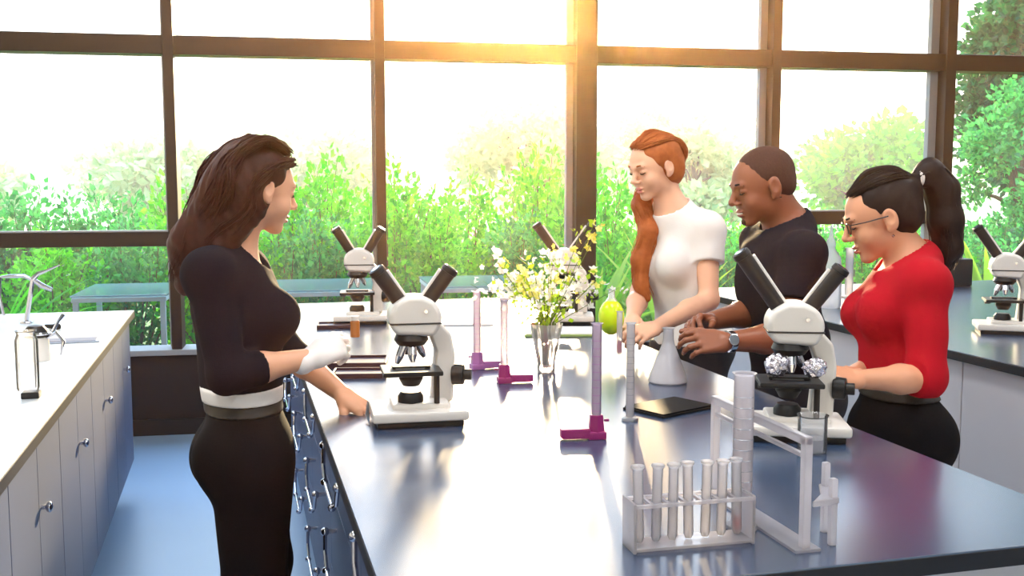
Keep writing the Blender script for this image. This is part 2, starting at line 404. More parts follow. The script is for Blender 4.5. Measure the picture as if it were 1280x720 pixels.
for i in range(4):
    w = 1.20; yc = 5.74 - w / 2 - i * (w + 0.003)
    cabinet('cabinet', 'white cabinet under the right worktop, ' + ['at the window end', 'between the man and the woman in red', 'behind the woman in red', 'at the right edge of the photo'][i],
            2.66 + 1.4, yc, w, 2.8, 0.10, TOP - 0.037, PI, M['cab_white'], 'door', 'white cabinets of the right row')
exec_people = True
# ================================================================== PEOPLE
# figures are grown as smooth implicit surfaces (joined tapered limbs) and meshed with surface nets
A3 = lambda *p: np.array(p, float)
def unit(v): v = np.asarray(v, float); return v / np.linalg.norm(v)
def cap(a, b, ra, rb=None, k=0.02, sub=False): return ('c', np.asarray(a, float), np.asarray(b, float), ra, ra if rb is None else rb, k, sub)
def ell(c, r, R=None, k=0.02, sub=False): return ('e', np.asarray(c, float), np.asarray(r, float), np.eye(3) if R is None else R, k, sub)
FAR = 0.07
def prim_box(p):
    if p[0] == 'c': return np.minimum(p[1] - p[3], p[2] - p[4]), np.maximum(p[1] + p[3], p[2] + p[4])
    m = max(p[2]); return p[1] - m, p[1] + m
def grow(prims, g):
    out = []
    for p in prims:
        if p[0] == 'c': out.append(('c', p[1], p[2], p[3] + g, p[4] + g, p[5], p[6]))
        else: out.append(('e', p[1], p[2] + g, p[3], p[4], p[5]))
    return out
def field(prims, lo, hi, h):
    ax = [np.arange(lo[i], hi[i] + h, h) for i in range(3)]
    D = np.full([len(a) for a in ax], FAR, np.float32)
    for p in prims:
        b0, b1 = prim_box(p)
        b0 = np.minimum(b0, prim_box(p)[1]) - FAR; b1 = np.maximum(b1, b0) + FAR
        sl = [slice(max(0, np.searchsorted(ax[i], b0[i])), np.searchsorted(ax[i], b1[i])) for i in range(3)]
        if any(s.stop <= s.start for s in sl): continue
        X = ax[0][sl[0]][:, None, None]; Y = ax[1][sl[1]][None, :, None]; Z = ax[2][sl[2]][None, None, :]
        if p[0] == 'c':
            _, a, b, ra, rb, kk, sub = p; ba = b - a; L2 = max(ba @ ba, 1e-12)
            t = np.clip(((X - a[0]) * ba[0] + (Y - a[1]) * ba[1] + (Z - a[2]) * ba[2]) / L2, 0, 1)
            d = np.sqrt((X - a[0] - t * ba[0]) ** 2 + (Y - a[1] - t * ba[1]) ** 2 + (Z - a[2] - t * ba[2]) ** 2) - (ra + (rb - ra) * t)
        else:
            _, c, r, R, kk, sub = p; q = [(X - c[0]) * R[i][0] + (Y - c[1]) * R[i][1] + (Z - c[2]) * R[i][2] for i in range(3)]
            k0 = np.sqrt(sum((q[i] / r[i]) ** 2 for i in range(3))); k1 = np.sqrt(sum((q[i] / r[i] ** 2) ** 2 for i in range(3)))
            d = k0 * (k0 - 1) / np.maximum(k1, 1e-6)
        v = D[tuple(sl)]
        if sub:
            g = np.clip(0.5 - 0.5 * (v + d) / kk, 0, 1); D[tuple(sl)] = v * (1 - g) - d * g + kk * g * (1 - g)
        else:
            d = np.minimum(d, FAR)
            g = np.clip(0.5 + 0.5 * (d - v) / kk, 0, 1); D[tuple(sl)] = d * (1 - g) + v * g - kk * g * (1 - g)
    return ax, D
def nets(ax, D):
    D = D.copy()
    D[0] = D[-1] = FAR; D[:, 0] = D[:, -1] = FAR; D[:, :, 0] = D[:, :, -1] = FAR
    nx, ny, nz = D.shape; S = D < 0
    c = np.zeros((nx - 1, ny - 1, nz - 1), np.int8)
    for i in (0, 1):
        for j in (0, 1):
            for k in (0, 1): c += S[i:nx - 1 + i, j:ny - 1 + j, k:nz - 1 + k]
    I, Jj, K = np.nonzero((c > 0) & (c < 8)); n = len(I)
    idx = -np.ones(c.shape, np.int32); idx[I, Jj, K] = np.arange(n)
    acc = np.zeros((n, 3)); cnt = np.zeros(n)
    for a in range(3):
        e = [0, 0, 0]; e[a] = 1
        o1, o2 = [x for x in range(3) if x != a]
        for u in (0, 1):
            for v in (0, 1):
                o = [0, 0, 0]; o[o1] = u; o[o2] = v
                d0 = D[I + o[0], Jj + o[1], K + o[2]]; d1 = D[I + o[0] + e[0], Jj + o[1] + e[1], K + o[2] + e[2]]
                m = (d0 < 0) != (d1 < 0); t = np.where(m, d0 / np.where(m, d0 - d1, 1), 0)
                pos = np.array([o[0] + 0 * t, o[1] + 0 * t, o[2] + 0 * t]); pos[a] = pos[a] + t
                acc += (pos * m).T; cnt += m
    loc = acc / cnt[:, None]
    V = np.stack([ax[0][I] + loc[:, 0] * (ax[0][1] - ax[0][0]), ax[1][Jj] + loc[:, 1] * (ax[1][1] - ax[1][0]), ax[2][K] + loc[:, 2] * (ax[2][1] - ax[2][0])], 1)
    F = []
    for a in range(3):
        o1, o2 = [(1, 2), (2, 0), (0, 1)][a]
        e = [0, 0, 0]; e[a] = 1
        s0 = S[:nx - e[0], :ny - e[1], :nz - e[2]]; s1 = S[e[0]:, e[1]:, e[2]:]
        P_ = np.array(np.nonzero(s0 != s1)); lo_ok = (P_[o1] > 0) & (P_[o2] > 0) & (P_[o1] < D.shape[o1] - 1) & (P_[o2] < D.shape[o2] - 1)
        P_ = P_[:, lo_ok]; ins = s0[tuple(P_)]
        q = []
        for u, v in ((1, 1), (0, 1), (0, 0), (1, 0)):
            R = P_.copy(); R[o1] -= u; R[o2] -= v; q.append(idx[tuple(R)])
        q = np.array(q).T; q[~ins] = q[~ins][:, ::-1]
        F.append(q)
    F = np.concatenate(F); F = F[(F >= 0).all(1)]
    return V, F
def bounds(prims, pad=0.02):
    b = [prim_box(p) for p in prims if not p[-1]]
    return np.min([np.minimum(*x) for x in b], 0) - pad, np.max([np.maximum(*x) for x in b], 0) + pad
def inside_box(ax, lo, hi):
    X = ax[0][:, None, None]; Y = ax[1][None, :, None]; Z = ax[2][None, None, :]
    return np.maximum(np.maximum(np.maximum(lo[0] - X, X - hi[0]), np.maximum(lo[1] - Y, Y - hi[1])), np.maximum(lo[2] - Z, Z - hi[2]))
def in_box_pts(P_, l, u): return ((P_ > l) & (P_ < u)).all(1)
def grid_mesh(prims, h, fine=(), fn=None):
    """mesh prims at spacing h, and again finer inside each (lo, hi, h2) of fine; one merged mesh"""
    lo, hi = bounds(prims); ax, D = field(prims, lo, hi, h)
    if fn is not None: D = fn(ax, D)
    V, F = nets(ax, D); cen = V[F].mean(1); keep = np.ones(len(F), bool)
    for l, u, h2 in fine: keep &= ~in_box_pts(cen, l + 0.001, u - 0.001)
    VV = [V]; FF = [F[keep]]; n = len(V)
    for l, u, h2 in fine:
        a2, D2 = field(prims, l - 4 * h2, u + 4 * h2, h2)
        if fn is not None: D2 = fn(a2, D2)
        V2, F2 = nets(a2, D2); cen = V2[F2].mean(1); F2 = F2[in_box_pts(cen, l - 0.005, u + 0.005)]
        VV.append(V2); FF.append(F2 + n); n += len(V2)
    V = np.concatenate(VV); F = np.concatenate(FF); used, inv = np.unique(F, return_inverse=True)
    return V[used], inv.reshape(F.shape)

def hand_prims(W, d, n, side, sc_=1.0, curl=(0.35, 0.45, 0.3), each=(0, 0, 0, 0), thumb=(0.6, 0.3), g=0.0):
    """W wrist, d towards the fingers, n where the palm faces, side towards the thumb"""
    d = unit(d); n = unit(n - d * (np.dot(n, d))); s = np.cross(n, d); s = s if np.dot(s, side) > 0 else -s
    W = np.asarray(W, float); pr = []
    offs = (0.030, 0.010, -0.011, -0.030); L = (0.068, 0.076, 0.070, 0.055); kn = (0.084, 0.088, 0.083, 0.075)
    for o, l, kk, ex in zip(offs, L, kn, each):
        K = W + (d * kk + s * o) * sc_
        pr.append(cap(W + (s * o * 0.62 + d * 0.01) * sc_, K, 0.0145 * sc_ + g, 0.0105 * sc_ + g, 0.014))
    pr.append(cap(W + (s * 0.022 + d * 0.03 + n * 0.006) * sc_, W + (s * 0.026 + d * 0.05 + n * 0.008) * sc_, 0.017 * sc_ + g, 0.012 * sc_ + g, 0.014))
    for o, l, kk, ex in zip(offs, L, kn, each):
        p = W + (d * kk + s * o) * sc_; dc = unit(d + s * o * 2.0); nc = n; r = 0.0088 * sc_ * (0.88 if o < -0.02 else 1)
        for i, (f, a) in enumerate(zip((0.45, 0.30, 0.25), curl)):
            a = a + ex * (1, 0.8, 0.6)[i]
            dc, nc = unit(dc * math.cos(a) + nc * math.sin(a)), unit(nc * math.cos(a) - dc * math.sin(a))
            q = p + dc * l * f * sc_; pr.append(cap(p, q, r + g, r * 0.9 + g, 0.004)); p = q; r *= 0.9
    p = W + (d * 0.022 + s * 0.024 + n * 0.008) * sc_; dc = unit(s * thumb[0] + d * 0.75 + n * thumb[1]); r = 0.0125 * sc_
    for i, l in enumerate((0.040, 0.030, 0.024)):
        q = p + dc * l * sc_; pr.append(cap(p, q, r + g, r * 0.88 + g, 0.008)); p = q; r *= 0.86
        dc = unit(dc + d * 0.35 + n * 0.18 - s * 0.12)
    return pr

def Rframe(f, u):
    f = unit(f); l = unit(np.cross(u, f)); return np.array([f, l, np.cross(f, l)])   # rows: forward, left, up
def head_prims(H, R, s=1.0, male=False, smile=False):
    w = lambda x, y, z: H + (R[0] * x + R[1] * y + R[2] * z) * s
    e = lambda c, r, k=0.02, sub=False: ell(w(*c), np.array(r) * s, R, k, sub)
    c = lambda a, b, ra, rb, k=0.012, sub=False: cap(w(*a), w(*b), ra * s, rb * s, k, sub)
    j = 1.0 if not male else 1.10
    pr = [e((-0.014, 0, 0.034), (0.094, 0.076, 0.082)), e((0.030, 0, 0.010), (0.062, 0.064, 0.082), 0.02),
          e((0.022, 0, -0.052), (0.058 * j, 0.053 * j, 0.044), 0.025), e((0.052, 0, -0.060), (0.034, 0.034 * j, 0.040), 0.02),
          e((0.068, 0, -0.096), (0.018 * j, 0.022 * j, 0.014), 0.02),
          e((0.058, 0.038, -0.034), (0.024, 0.022, 0.026), 0.02), e((0.058, -0.038, -0.034), (0.024, 0.022, 0.026), 0.02),
          c((0.080, 0.034, 0.024), (0.088, 0.010, 0.020), 0.009, 0.009, 0.014), c((0.080, -0.034, 0.024), (0.088, -0.010, 0.020), 0.009, 0.009, 0.014)]
    for sg in (-1, 1):
        pr.append(e((0.098, sg * 0.031, 0.004), (0.018, 0.020, 0.011), 0.012, True))
        pr.append(e((0.073, sg * 0.031, 0.004), (0.0150, 0.0155, 0.0125), 0.004))
    nw = 1.25 if male else 1.0
    pr += [c((0.088, 0, 0.012), (0.108, 0, -0.022), 0.0065, 0.0090 * nw, 0.012), e((0.108, 0, -0.027), (0.0105, 0.0095 * nw, 0.0085), 0.008),
           e((0.097, 0.0115 * nw, -0.031), (0.010, 0.0065, 0.0065), 0.006), e((0.097, -0.0115 * nw, -0.031), (0.010, 0.0065, 0.0065), 0.006)]
    lw = 0.021 if smile else 0.017
    lt = 0.0052 if not male else 0.0066
    pr += [e((0.0885, 0, -0.0565), (0.0105, lw, lt), 0.006), e((0.0870, 0, -0.0695), (0.0105, lw * 0.85, lt * 1.15), 0.006),
           e((0.0975, 0, -0.0630), (0.010, lw * (1.05 if smile else 0.9), 0.0022 if not smile else 0.0042), 0.003, True)]
    for sg in (-1, 1):
        pr += [e((-0.006, sg * 0.077, -0.004), (0.019, 0.010, 0.032), 0.008), e((-0.002, sg * 0.087, 0.002), (0.011, 0.006, 0.018), 0.005, True),
               e((0.003, sg * 0.076, -0.030), (0.009, 0.006, 0.010), 0.006)]
    return pr
def face_bits(t, H, R, s, skin_lip, brow, smile=False, eyes='down'):
    w = lambda x, y, z: tuple(H + (R[0] * x + R[1] * y + R[2] * z) * s)
    mt = Matrix([[R[0][i], R[1][i], R[2][i]] for i in range(3)]).to_4x4()
    for sg in (-1, 1):
        MB().tube([w(0.089, sg * 0.012, 0.021), w(0.0945, sg * 0.022, 0.0275), w(0.089, sg * 0.034, 0.0285), w(0.078, sg * 0.046, 0.021)], [0.0022 * s, 0.0034 * s, 0.003 * s, 0.0012 * s], 6).build('eyebrow', brow, t)
        MB().tube([w(0.0835, sg * 0.0185, -0.001), w(0.0885, sg * 0.026, -0.0038), w(0.0880, sg * 0.036, -0.0038), w(0.0815, sg * 0.0455, 0.000)], [0.0010 * s, 0.0021 * s, 0.0022 * s, 0.0012 * s], 6).build('eyelash', M['lash'], t)
    lw = 0.0205 if smile else 0.0165
    MB().ball(w(0.0905, 0, -0.0570), (0.0098 * s, lw * s, 0.0052 * s), 20, mt).build('upper_lip', skin_lip, t)
    MB().ball(w(0.0892, 0, -0.0694), (0.0098 * s, lw * 0.85 * s, 0.0060 * s), 20, mt).build('lower_lip', skin_lip, t)
    if smile:
        MB().ball(w(0.0905, 0, -0.0630), (0.009 * s, 0.0175 * s, 0.0046 * s), 16, mt).build('teeth', M['teeth'], t)

def torso_prims(J, fwd, sex='f', sc_=1.0, bust=True):
    u = unit(J['C'] - J['A']); u2 = unit(J['A'] - J['P']); R = Rframe(fwd, u); R2 = Rframe(fwd, u2); g = sc_
    m = sex == 'm'
    pr = [ell(J['P'] - np.array([0, 0, 0.01]), np.array([0.108, 0.160 if not m else 0.155, 0.115]) * g, R2, 0.04),
          ell(J['A'], np.array([0.092 if not m else 0.108, 0.122 if not m else 0.150, 0.13]) * g, R2, 0.05),
          ell(J['C'], np.array([0.102 if not m else 0.122, 0.132 if not m else 0.162, 0.165]) * g, R, 0.05)]
    for sg in (-1, 1):
        pr.append(ell(J['P'] + R2[0] * -0.058 * g + R2[1] * sg * 0.066 * g - R2[2] * 0.035, np.array([0.085, 0.085, 0.095]) * g, R2, 0.04))
        if bust and not m: pr.append(ell(J['C'] + R[0] * 0.082 * g + R[1] * sg * 0.066 * g + R[2] * 0.005, np.array([0.058, 0.060, 0.062]) * g, R, 0.035))
    S0 = J['N'] - u * 0.045
    for n in ('SL', 'SR'):
        pr.append(cap(S0 + (J[n] - S0) * 0.1, J[n], 0.058 * g, 0.046 * g, 0.05))
        pr.append(cap(J['N'] + u * 0.005, J[n] * 0.75 + S0 * 0.25, 0.042 * g, 0.038 * g, 0.05))
        pr.append(cap(J['C'] + u * 0.02 + (J[n] - J['C']) * 0.35, J[n], 0.075 * g, 0.045 * g, 0.05))
    return pr
def neck_prims(J, HR, s, m=False):
    r = 0.062 if m else 0.050
    return [cap(J['H'] + (HR[0] * -0.022 + HR[2] * -0.045) * s, J['N'] - np.array([0, 0, 0.03]), r * s, (r + 0.006) * s, 0.03)]
def arm_prims(J, sd, g=1.0, m=False):
    a = 1.12 if m else 1.0; S, E_, W = J['S' + sd], J['E' + sd], J['W' + sd]
    return [cap(S, E_, 0.046 * g * a, 0.037 * g * a, 0.03), cap(E_, E_ * 0.62 + W * 0.38, 0.037 * g * a, 0.039 * g * a, 0.02),
            cap(E_ * 0.62 + W * 0.38, W, 0.038 * g * a, 0.0245 * g * a, 0.02)]
def legs(J, fwd, g=1.0, stance=0.09):
    R = Rframe(fwd, A3(0, 0, 1)); out = []; feet = []
    for sg in (-1, 1):
        hip = J['P'] + R[1] * sg * 0.085 * g - A3(0, 0, 0.05); gx = J['P'] + R[1] * sg * stance + R[0] * (0.02 * sg - 0.01)
        kn = A3(gx[0], gx[1], 0.47) + R[0] * 0.03; an = A3(gx[0], gx[1], 0.09) - R[0] * 0.02
        out += [cap(hip, kn, 0.088 * g, 0.058 * g, 0.04), cap(kn, kn * 0.6 + an * 0.4, 0.056 * g, 0.055 * g, 0.03), cap(kn * 0.6 + an * 0.4, an, 0.055 * g, 0.036 * g, 0.03)]
        feet += [cap(an - A3(0, 0, 0.04) - R[0] * 0.02, an - A3(0, 0, 0.052) + R[0] * 0.08, 0.036, 0.032, 0.02), cap(an - A3(0, 0, 0.052) + R[0] * 0.08, an - A3(0, 0, 0.062) + R[0] * 0.15, 0.032, 0.026, 0.02)]
    return out, feet
def wrinkles(amp, seed, fr=38.0, zs=1.6):
    r = np.random.default_rng(seed); W_ = [(unit(r.normal(size=3) * A3(1, 1, zs)) * fr * r.uniform(0.5, 1.5), r.uniform(0, 6.28)) for _ in range(6)]
    def f(ax):
        X = ax[0][:, None, None]; Y = ax[1][None, :, None]; Z = ax[2][None, None, :]; v = 0
        wx = 0.02 * np.sin(Y * 17 + Z * 9 + seed)
        for w, ph in W_: v = v + np.sin(w[0] * (X + wx) + w[1] * Y + w[2] * (Z + wx) + ph)
        return (amp * v / 3).astype(np.float32)
    return f
def plane(ax, p, n):   # signed distance, positive on the side n points to
    n = unit(n); return (ax[0][:, None, None] - p[0]) * n[0] + (ax[1][None, :, None] - p[1]) * n[1] + (ax[2][None, None, :] - p[2]) * n[2]
def sphere_f(ax, c, r):
    r = np.array(r if hasattr(r, '__len__') else (r, r, r), float)
    k0 = np.sqrt(((ax[0][:, None, None] - c[0]) / r[0]) ** 2 + ((ax[1][None, :, None] - c[1]) / r[1]) ** 2 + ((ax[2][None, None, :] - c[2]) / r[2]) ** 2)
    return (k0 - 1) * r.min()
def cloth(name, prims, m, t, h=0.006, cuts=(), wr=None, fine=(), sleeves=()):
    """cuts: functions ax -> field kept where negative; sleeves: (prims, cuts) joined on afterwards"""
    allp = list(prims)
    for sp, sc_ in sleeves: allp += sp
    lo, hi = bounds(allp)
    ax, D = field(prims, lo, hi, h)
    for sp, sc_ in sleeves:
        _, D2 = field(sp, lo, hi, h)
        for c in sc_: D2 = np.maximum(D2, c(ax))
        g = np.clip(0.5 + 0.5 * (D2 - D) / 0.025, 0, 1); D = D2 * (1 - g) + D * g - 0.025 * g * (1 - g)
    if wr is not None: D = D + wr(ax)
    for c in cuts: D = np.maximum(D, c(ax))
    V, F = nets(ax, D)
    return raw_mesh(name, V, F, m, t)
def hand_box(W, d): c = np.asarray(W) + unit(d) * 0.085; return (c - 0.125, c + 0.125, 0.0024)
def shift(t, o):
    """children are built in world space; carry them over to the figure's own base point"""
    for ch in [x for x in bpy.data.objects if x.parent == t]: ch.location = (-o[0], -o[1], 0)

def locks(paths, m, name, t, r=0.006, n=120, jit=0.02, seed=3, wave=0.006, seg=16, taper=0.35):
    """many thin hair locks round guide paths; paths = list of (points, radii of the bundle)"""
    g = np.random.default_rng(seed); mb = []; VV = []; FF = []; base = 0; ns = 5
    for _ in range(n):
        P_, Rr = paths[g.integers(len(paths))]; P_ = np.asarray(P_, float); Rr = np.asarray(Rr, float)
        tt = np.linspace(0, 1, seg) * (0.72 + 0.28 * g.random()) * (len(P_) - 1); i = np.minimum(tt.astype(int), len(P_) - 2); f = (tt - i)[:, None]
        # catmull-rom
        Pm = P_[np.maximum(i - 1, 0)]; P0 = P_[i]; P1 = P_[i + 1]; P2 = P_[np.minimum(i + 2, len(P_) - 1)]
        pt = 0.5 * (2 * P0 + (P1 - Pm) * f + (2 * Pm - 5 * P0 + 4 * P1 - P2) * f ** 2 + (3 * P0 - Pm - 3 * P1 + P2) * f ** 3)
        rr = Rr[i] * (1 - f[:, 0]) + Rr[i + 1] * f[:, 0]
        v = unit(g.normal(size=3)) * g.random() ** 0.4
        ph = g.uniform(0, 6.28); pt = pt + v * rr[:, None] + (np.sin(tt * g.uniform(2, 4) + ph) * wave)[:, None] * unit(g.normal(size=3))
        d = np.gradient(pt, axis=0); d /= np.linalg.norm(d, axis=1)[:, None]; a = np.cross(d, A3(0.3, 0.8, 0.5)); a /= np.linalg.norm(a, axis=1)[:, None]; b = np.cross(d, a)
        rad = r * g.uniform(0.6, 1.3) * (1 - (1 - taper) * np.linspace(0, 1, seg) ** 3); rad[-1] *= 0.3; rad[0] *= 0.5
        ang = np.arange(ns) * 2 * PI / ns
        V = pt[:, None, :] + (a[:, None, :] * np.cos(ang)[None, :, None] + b[:, None, :] * np.sin(ang)[None, :, None]) * rad[:, None, None]
        VV.append(V.reshape(-1, 3)); q = []
        for s_ in range(seg - 1):
            for k_ in range(ns): q.append((s_ * ns + k_, s_ * ns + (k_ + 1) % ns, (s_ + 1) * ns + (k_ + 1) % ns, (s_ + 1) * ns + k_))
        FF.append(np.array(q) + base); base += seg * ns
    return raw_mesh(name, np.concatenate(VV), np.concatenate(FF), m, t)

def hair_mat(name, c1, c2, rough=0.55):
    m = mat(name, c1, rough, spec=0.25); n = m.node_tree; p = n.nodes['Principled BSDF']
    geo = n.nodes.new('ShaderNodeNewGeometry'); tcn = n.nodes.new('ShaderNodeTexCoord'); nz = n.nodes.new('ShaderNodeTexNoise'); nz.inputs['Scale'].default_value = 45
    n.links.new(tcn.outputs['Object'], nz.inputs['Vector'])
    r = n.nodes.new('ShaderNodeMix'); r.data_type = 'RGBA'; r.inputs[6].default_value = (*lin(c1), 1); r.inputs[7].default_value = (*lin(c2), 1)
    n.links.new(nz.outputs['Fac'], r.inputs[0]); n.links.new(r.outputs[2], p.inputs['Base Color'])
    return m
M.update(lash=mat('eyelash_black', (0.07, 0.05, 0.05), 0.6), teeth=mat('teeth', (0.95, 0.93, 0.90), 0.3),
         skin_a=mat('skin_fair_tan', (0.86, 0.64, 0.52), 0.5, sss=0.12, noise=(30, 0.04)), lip_a=mat('lips_a', (0.74, 0.42, 0.38), 0.4),
         skin_b=mat('skin_light', (0.93, 0.72, 0.60), 0.5, sss=0.15, noise=(30, 0.04)), lip_b=mat('lips_b', (0.84, 0.50, 0.46), 0.4),
         skin_c=mat('skin_deep', (0.56, 0.34, 0.24), 0.42, sss=0.08, noise=(30, 0.05)), lip_c=mat('lips_c', (0.55, 0.31, 0.27), 0.4),
         skin_d=mat('skin_warm', (0.84, 0.60, 0.47), 0.48, sss=0.12, noise=(30, 0.04)), lip_d=mat('lips_d', (0.68, 0.34, 0.32), 0.4),
         hair_brown=hair_mat('hair_dark_brown', (0.13, 0.05, 0.035), (0.28, 0.11, 0.07)), hair_red=hair_mat('hair_auburn', (0.58, 0.28, 0.13), (0.76, 0.43, 0.22)),
         hair_black=hair_mat('hair_black', (0.10, 0.065, 0.06), (0.16, 0.10, 0.09)), hair_crop=mat('hair_cropped', (0.27, 0.15, 0.11), 0.8, noise=(200, 0.35), bump=0.5, bscale=300),
         navy=mat('navy_knit', (0.085, 0.075, 0.115), 0.9, bump=0.2, bscale=250, spec=0.15), blackcloth=mat('black_trousers', (0.045, 0.042, 0.06), 0.85, bump=0.2, bscale=200, spec=0.15),
         whitecloth=mat('white_blouse', (0.93, 0.91, 0.90), 0.85, bump=0.15, bscale=200, spec=0.2), tee=mat('charcoal_tee', (0.11, 0.105, 0.14), 0.9, bump=0.15, bscale=220, spec=0.15),
         crimson=mat('crimson_knit', (0.68, 0.05, 0.12), 0.85, bump=0.25, bscale=240, spec=0.2), shoe=mat('black_shoe', (0.05, 0.05, 0.05), 0.4),
         belt=mat('dark_olive_belt', (0.17, 0.14, 0.12), 0.5), denim=mat('dark_denim', (0.10, 0.10, 0.14), 0.85))
J4 = dict(
 w1=dict(P=(0.018,2.835,0.840),A=(0.005,2.855,0.994),C=(0.001,2.874,1.166),N=(-0.017,2.897,1.341),H=(0.062,2.894,1.517),SR=(-0.067,2.749,1.297),SL=(0.022,3.036,1.282),ER=(-0.030,2.683,1.053),WR=(0.191,2.772,1.072),HR=(0.310,2.828,1.117),EL=(0.120,3.040,1.066),WL=(0.277,2.891,0.945),HL=(0.340,2.828,0.905)),
 red=dict(P=(1.857,2.606,0.830),A=(1.868,2.619,0.981),C=(1.879,2.633,1.145),N=(1.922,2.637,1.301),H=(1.832,2.675,1.432),SL=(1.854,2.495,1.253),SR=(1.960,2.777,1.241),EL=(1.826,2.434,0.996),WL=(1.608,2.430,1.007),HL=(1.494,2.411,1.033),ER=(1.918,2.761,0.979),WR=(1.701,2.611,0.979),HR=(1.538,2.502,1.015)),
 man=dict(P=(1.873,3.226,0.832),A=(1.849,3.217,0.990),C=(1.817,3.227,1.199),N=(1.857,3.236,1.392),H=(1.742,3.228,1.522),SL=(1.797,3.055,1.300),SR=(1.841,3.420,1.322),EL=(1.729,3.004,1.033),WL=(1.453,2.912,1.044),HL=(1.281,2.887,1.060),ER=(1.805,3.342,1.080),WR=(1.529,3.186,1.069),HR=(1.356,3.078,1.094)),
 bl=dict(P=(1.727,3.763,0.931),A=(1.704,3.762,1.059),C=(1.682,3.764,1.218),N=(1.650,3.763,1.431),H=(1.563,3.751,1.597),SL=(1.744,3.657,1.356),SR=(1.635,3.917,1.376),EL=(1.717,3.575,1.095),WL=(1.439,3.433,1.017),HL=(1.305,3.363,0.998),ER=(1.553,3.858,1.098),WR=(1.428,3.624,1.023),HR=(1.352,3.484,0.990)))
J4 = {k_: {a: A3(*b) for a, b in v.items()} for k_, v in J4.items()}
def headR(yaw_vec, down):
    f = unit(A3(yaw_vec[0], yaw_vec[1], 0)); f2 = f * math.cos(down) - A3(0, 0, 1) * math.sin(down)
    return Rframe(f2, f * math.sin(down) + A3(0, 0, 1) * math.cos(down))
def figure(key, label, J, fwd, hR, hs, skin, g=1.0, sex='f', hands=None, smile=False, lip=None, brow=None):
    o = (J['P'][0], J['P'][1], 0); t = thing('person', label, 'person', o)
    m = sex == 'm'
    tor = torso_prims(J, fwd, sex, g); lg, ft = legs(J, fwd, g); nk = neck_prims(J, hR, hs, m)
    arms = {sd: arm_prims(J, sd, g, m) for sd in 'LR'}
    hp = []
    for sd, kw in hands.items(): hp += hand_prims(J['W' + sd], J['H' + sd] - J['W' + sd], **kw)
    body = tor + lg + ft + arms['L'] + arms['R'] + hp + nk + head_prims(J['H'], hR, hs, m, smile)
    fine = [(J['H'] - 0.15 * hs, J['H'] + 0.15 * hs, 0.0022)] + [hand_box(J['W' + sd], J['H' + sd] - J['W' + sd]) for sd in hands]
    V, F = grid_mesh(body, 0.008, fine)
    raw_mesh('body', V, F, skin, t)
    face_bits(t, J['H'], hR, hs, lip, brow, smile)
    return t, o, dict(tor=tor, legs=lg, feet=ft, arms=arms, neck=nk)
def shoes(t, Bp): cloth('shoes', grow(Bp['feet'], 0.006), M['shoe'], t, 0.006, cuts=(lambda ax: -plane(ax, A3(0, 0, 0.004), A3(0, 0, 1)),))

# ---- the woman standing at the left of the middle bench
J = J4['w1']; fw = A3(0.996, 0.09, 0); hR = headR((0.93, 0.36), 0.22)
t, o, B = figure('w1', 'person with long wavy brown hair in a black top and trousers, standing by the aisle', J, fw, hR, 1.0, M['skin_a'],
    hands=dict(R=dict(n=A3(0.2, 0.75, -0.45), side=A3(0, 0.2, 1), curl=(0.7, 0.9, 0.5), each=(-0.1, 0, 0.1, 0.2), thumb=(0.5, 0.5)),
               L=dict(n=A3(-0.2, 0.3, -1.0), side=A3(0.3, -1, 0), curl=(0.35, 0.5, 0.3), thumb=(0.5, 0.3))), lip=M['lip_a'], brow=M['hair_brown'])
slv = [cap(J['SR'], J['ER'], 0.058, 0.050, 0.03), cap(J['ER'], J['ER'] * 0.55 + J['WR'] * 0.45, 0.049, 0.047, 0.02), cap(J['SL'], J['EL'], 0.058, 0.050, 0.03), cap(J['EL'], J['EL'] * 0.6 + J['WL'] * 0.4, 0.049, 0.046, 0.02)]
cutR = J['ER'] * 0.60 + J['WR'] * 0.40; cutL = J['EL'] * 0.62 + J['WL'] * 0.38
def cuff(c, d): return lambda ax: plane(ax, c, d)
nb = J['N'] + fw * 0.045 + A3(0, 0, 0.022)
cloth('sweater', grow(B['tor'], 0.013), M['navy'], t, 0.0055, wr=wrinkles(0.0034, 3), sleeves=((slv[0:1], []), (slv[1:2], [cuff(cutR, J['WR'] - J['ER'])]), (slv[2:3], []), (slv[3:4], [cuff(cutL, J['WL'] - J['EL'])])),
      cuts=(lambda ax: -plane(ax, A3(0, 0, 0.985), A3(0.0, 0, 1)), lambda ax: -sphere_f(ax, nb, (0.088, 0.080, 0.085))))
cloth('undershirt', grow(B['tor'], 0.017), M['whitecloth'], t, 0.0055, wr=wrinkles(0.0022, 5),
      cuts=(lambda ax: -plane(ax, A3(0, 0, 0.955), A3(0, 0, 1)), lambda ax: plane(ax, A3(0, 0, 0.995), A3(0, 0, 1))))
cloth('belt', grow(B['tor'], 0.014), M['belt'], t, 0.006, cuts=(lambda ax: -plane(ax, A3(0, 0, 0.925), A3(0, 0, 1)), lambda ax: plane(ax, A3(0, 0, 0.956), A3(0, 0, 1))))
cloth('trousers', grow(B['tor'], 0.010) + grow(B['legs'], 0.022), M['blackcloth'], t, 0.008, wr=wrinkles(0.003, 8, 26), cuts=(lambda ax: plane(ax, A3(0, 0, 0.93), A3(0, 0, 1)), lambda ax: -plane(ax, A3(0, 0, 0.06), A3(0, 0, 1))))
shoes(t, B)
gl_ = dict(n=A3(0.2, 0.75, -0.45), side=A3(0, 0.2, 1), curl=(0.7, 0.9, 0.5), each=(-0.1, 0, 0.1, 0.2), thumb=(0.5, 0.5), g=0.0025)
dR = unit(J['HR'] - J['WR'])
gp = hand_prims(J['WR'], J['HR'] - J['WR'], **gl_) + [cap(J['WR'] + dR * 0.01, J['WR'] - dR * 0.035, 0.028, 0.031, 0.015)]
cloth('glove', gp, M['glove'], t, 0.0024, wr=wrinkles(0.0006, 4, 120))
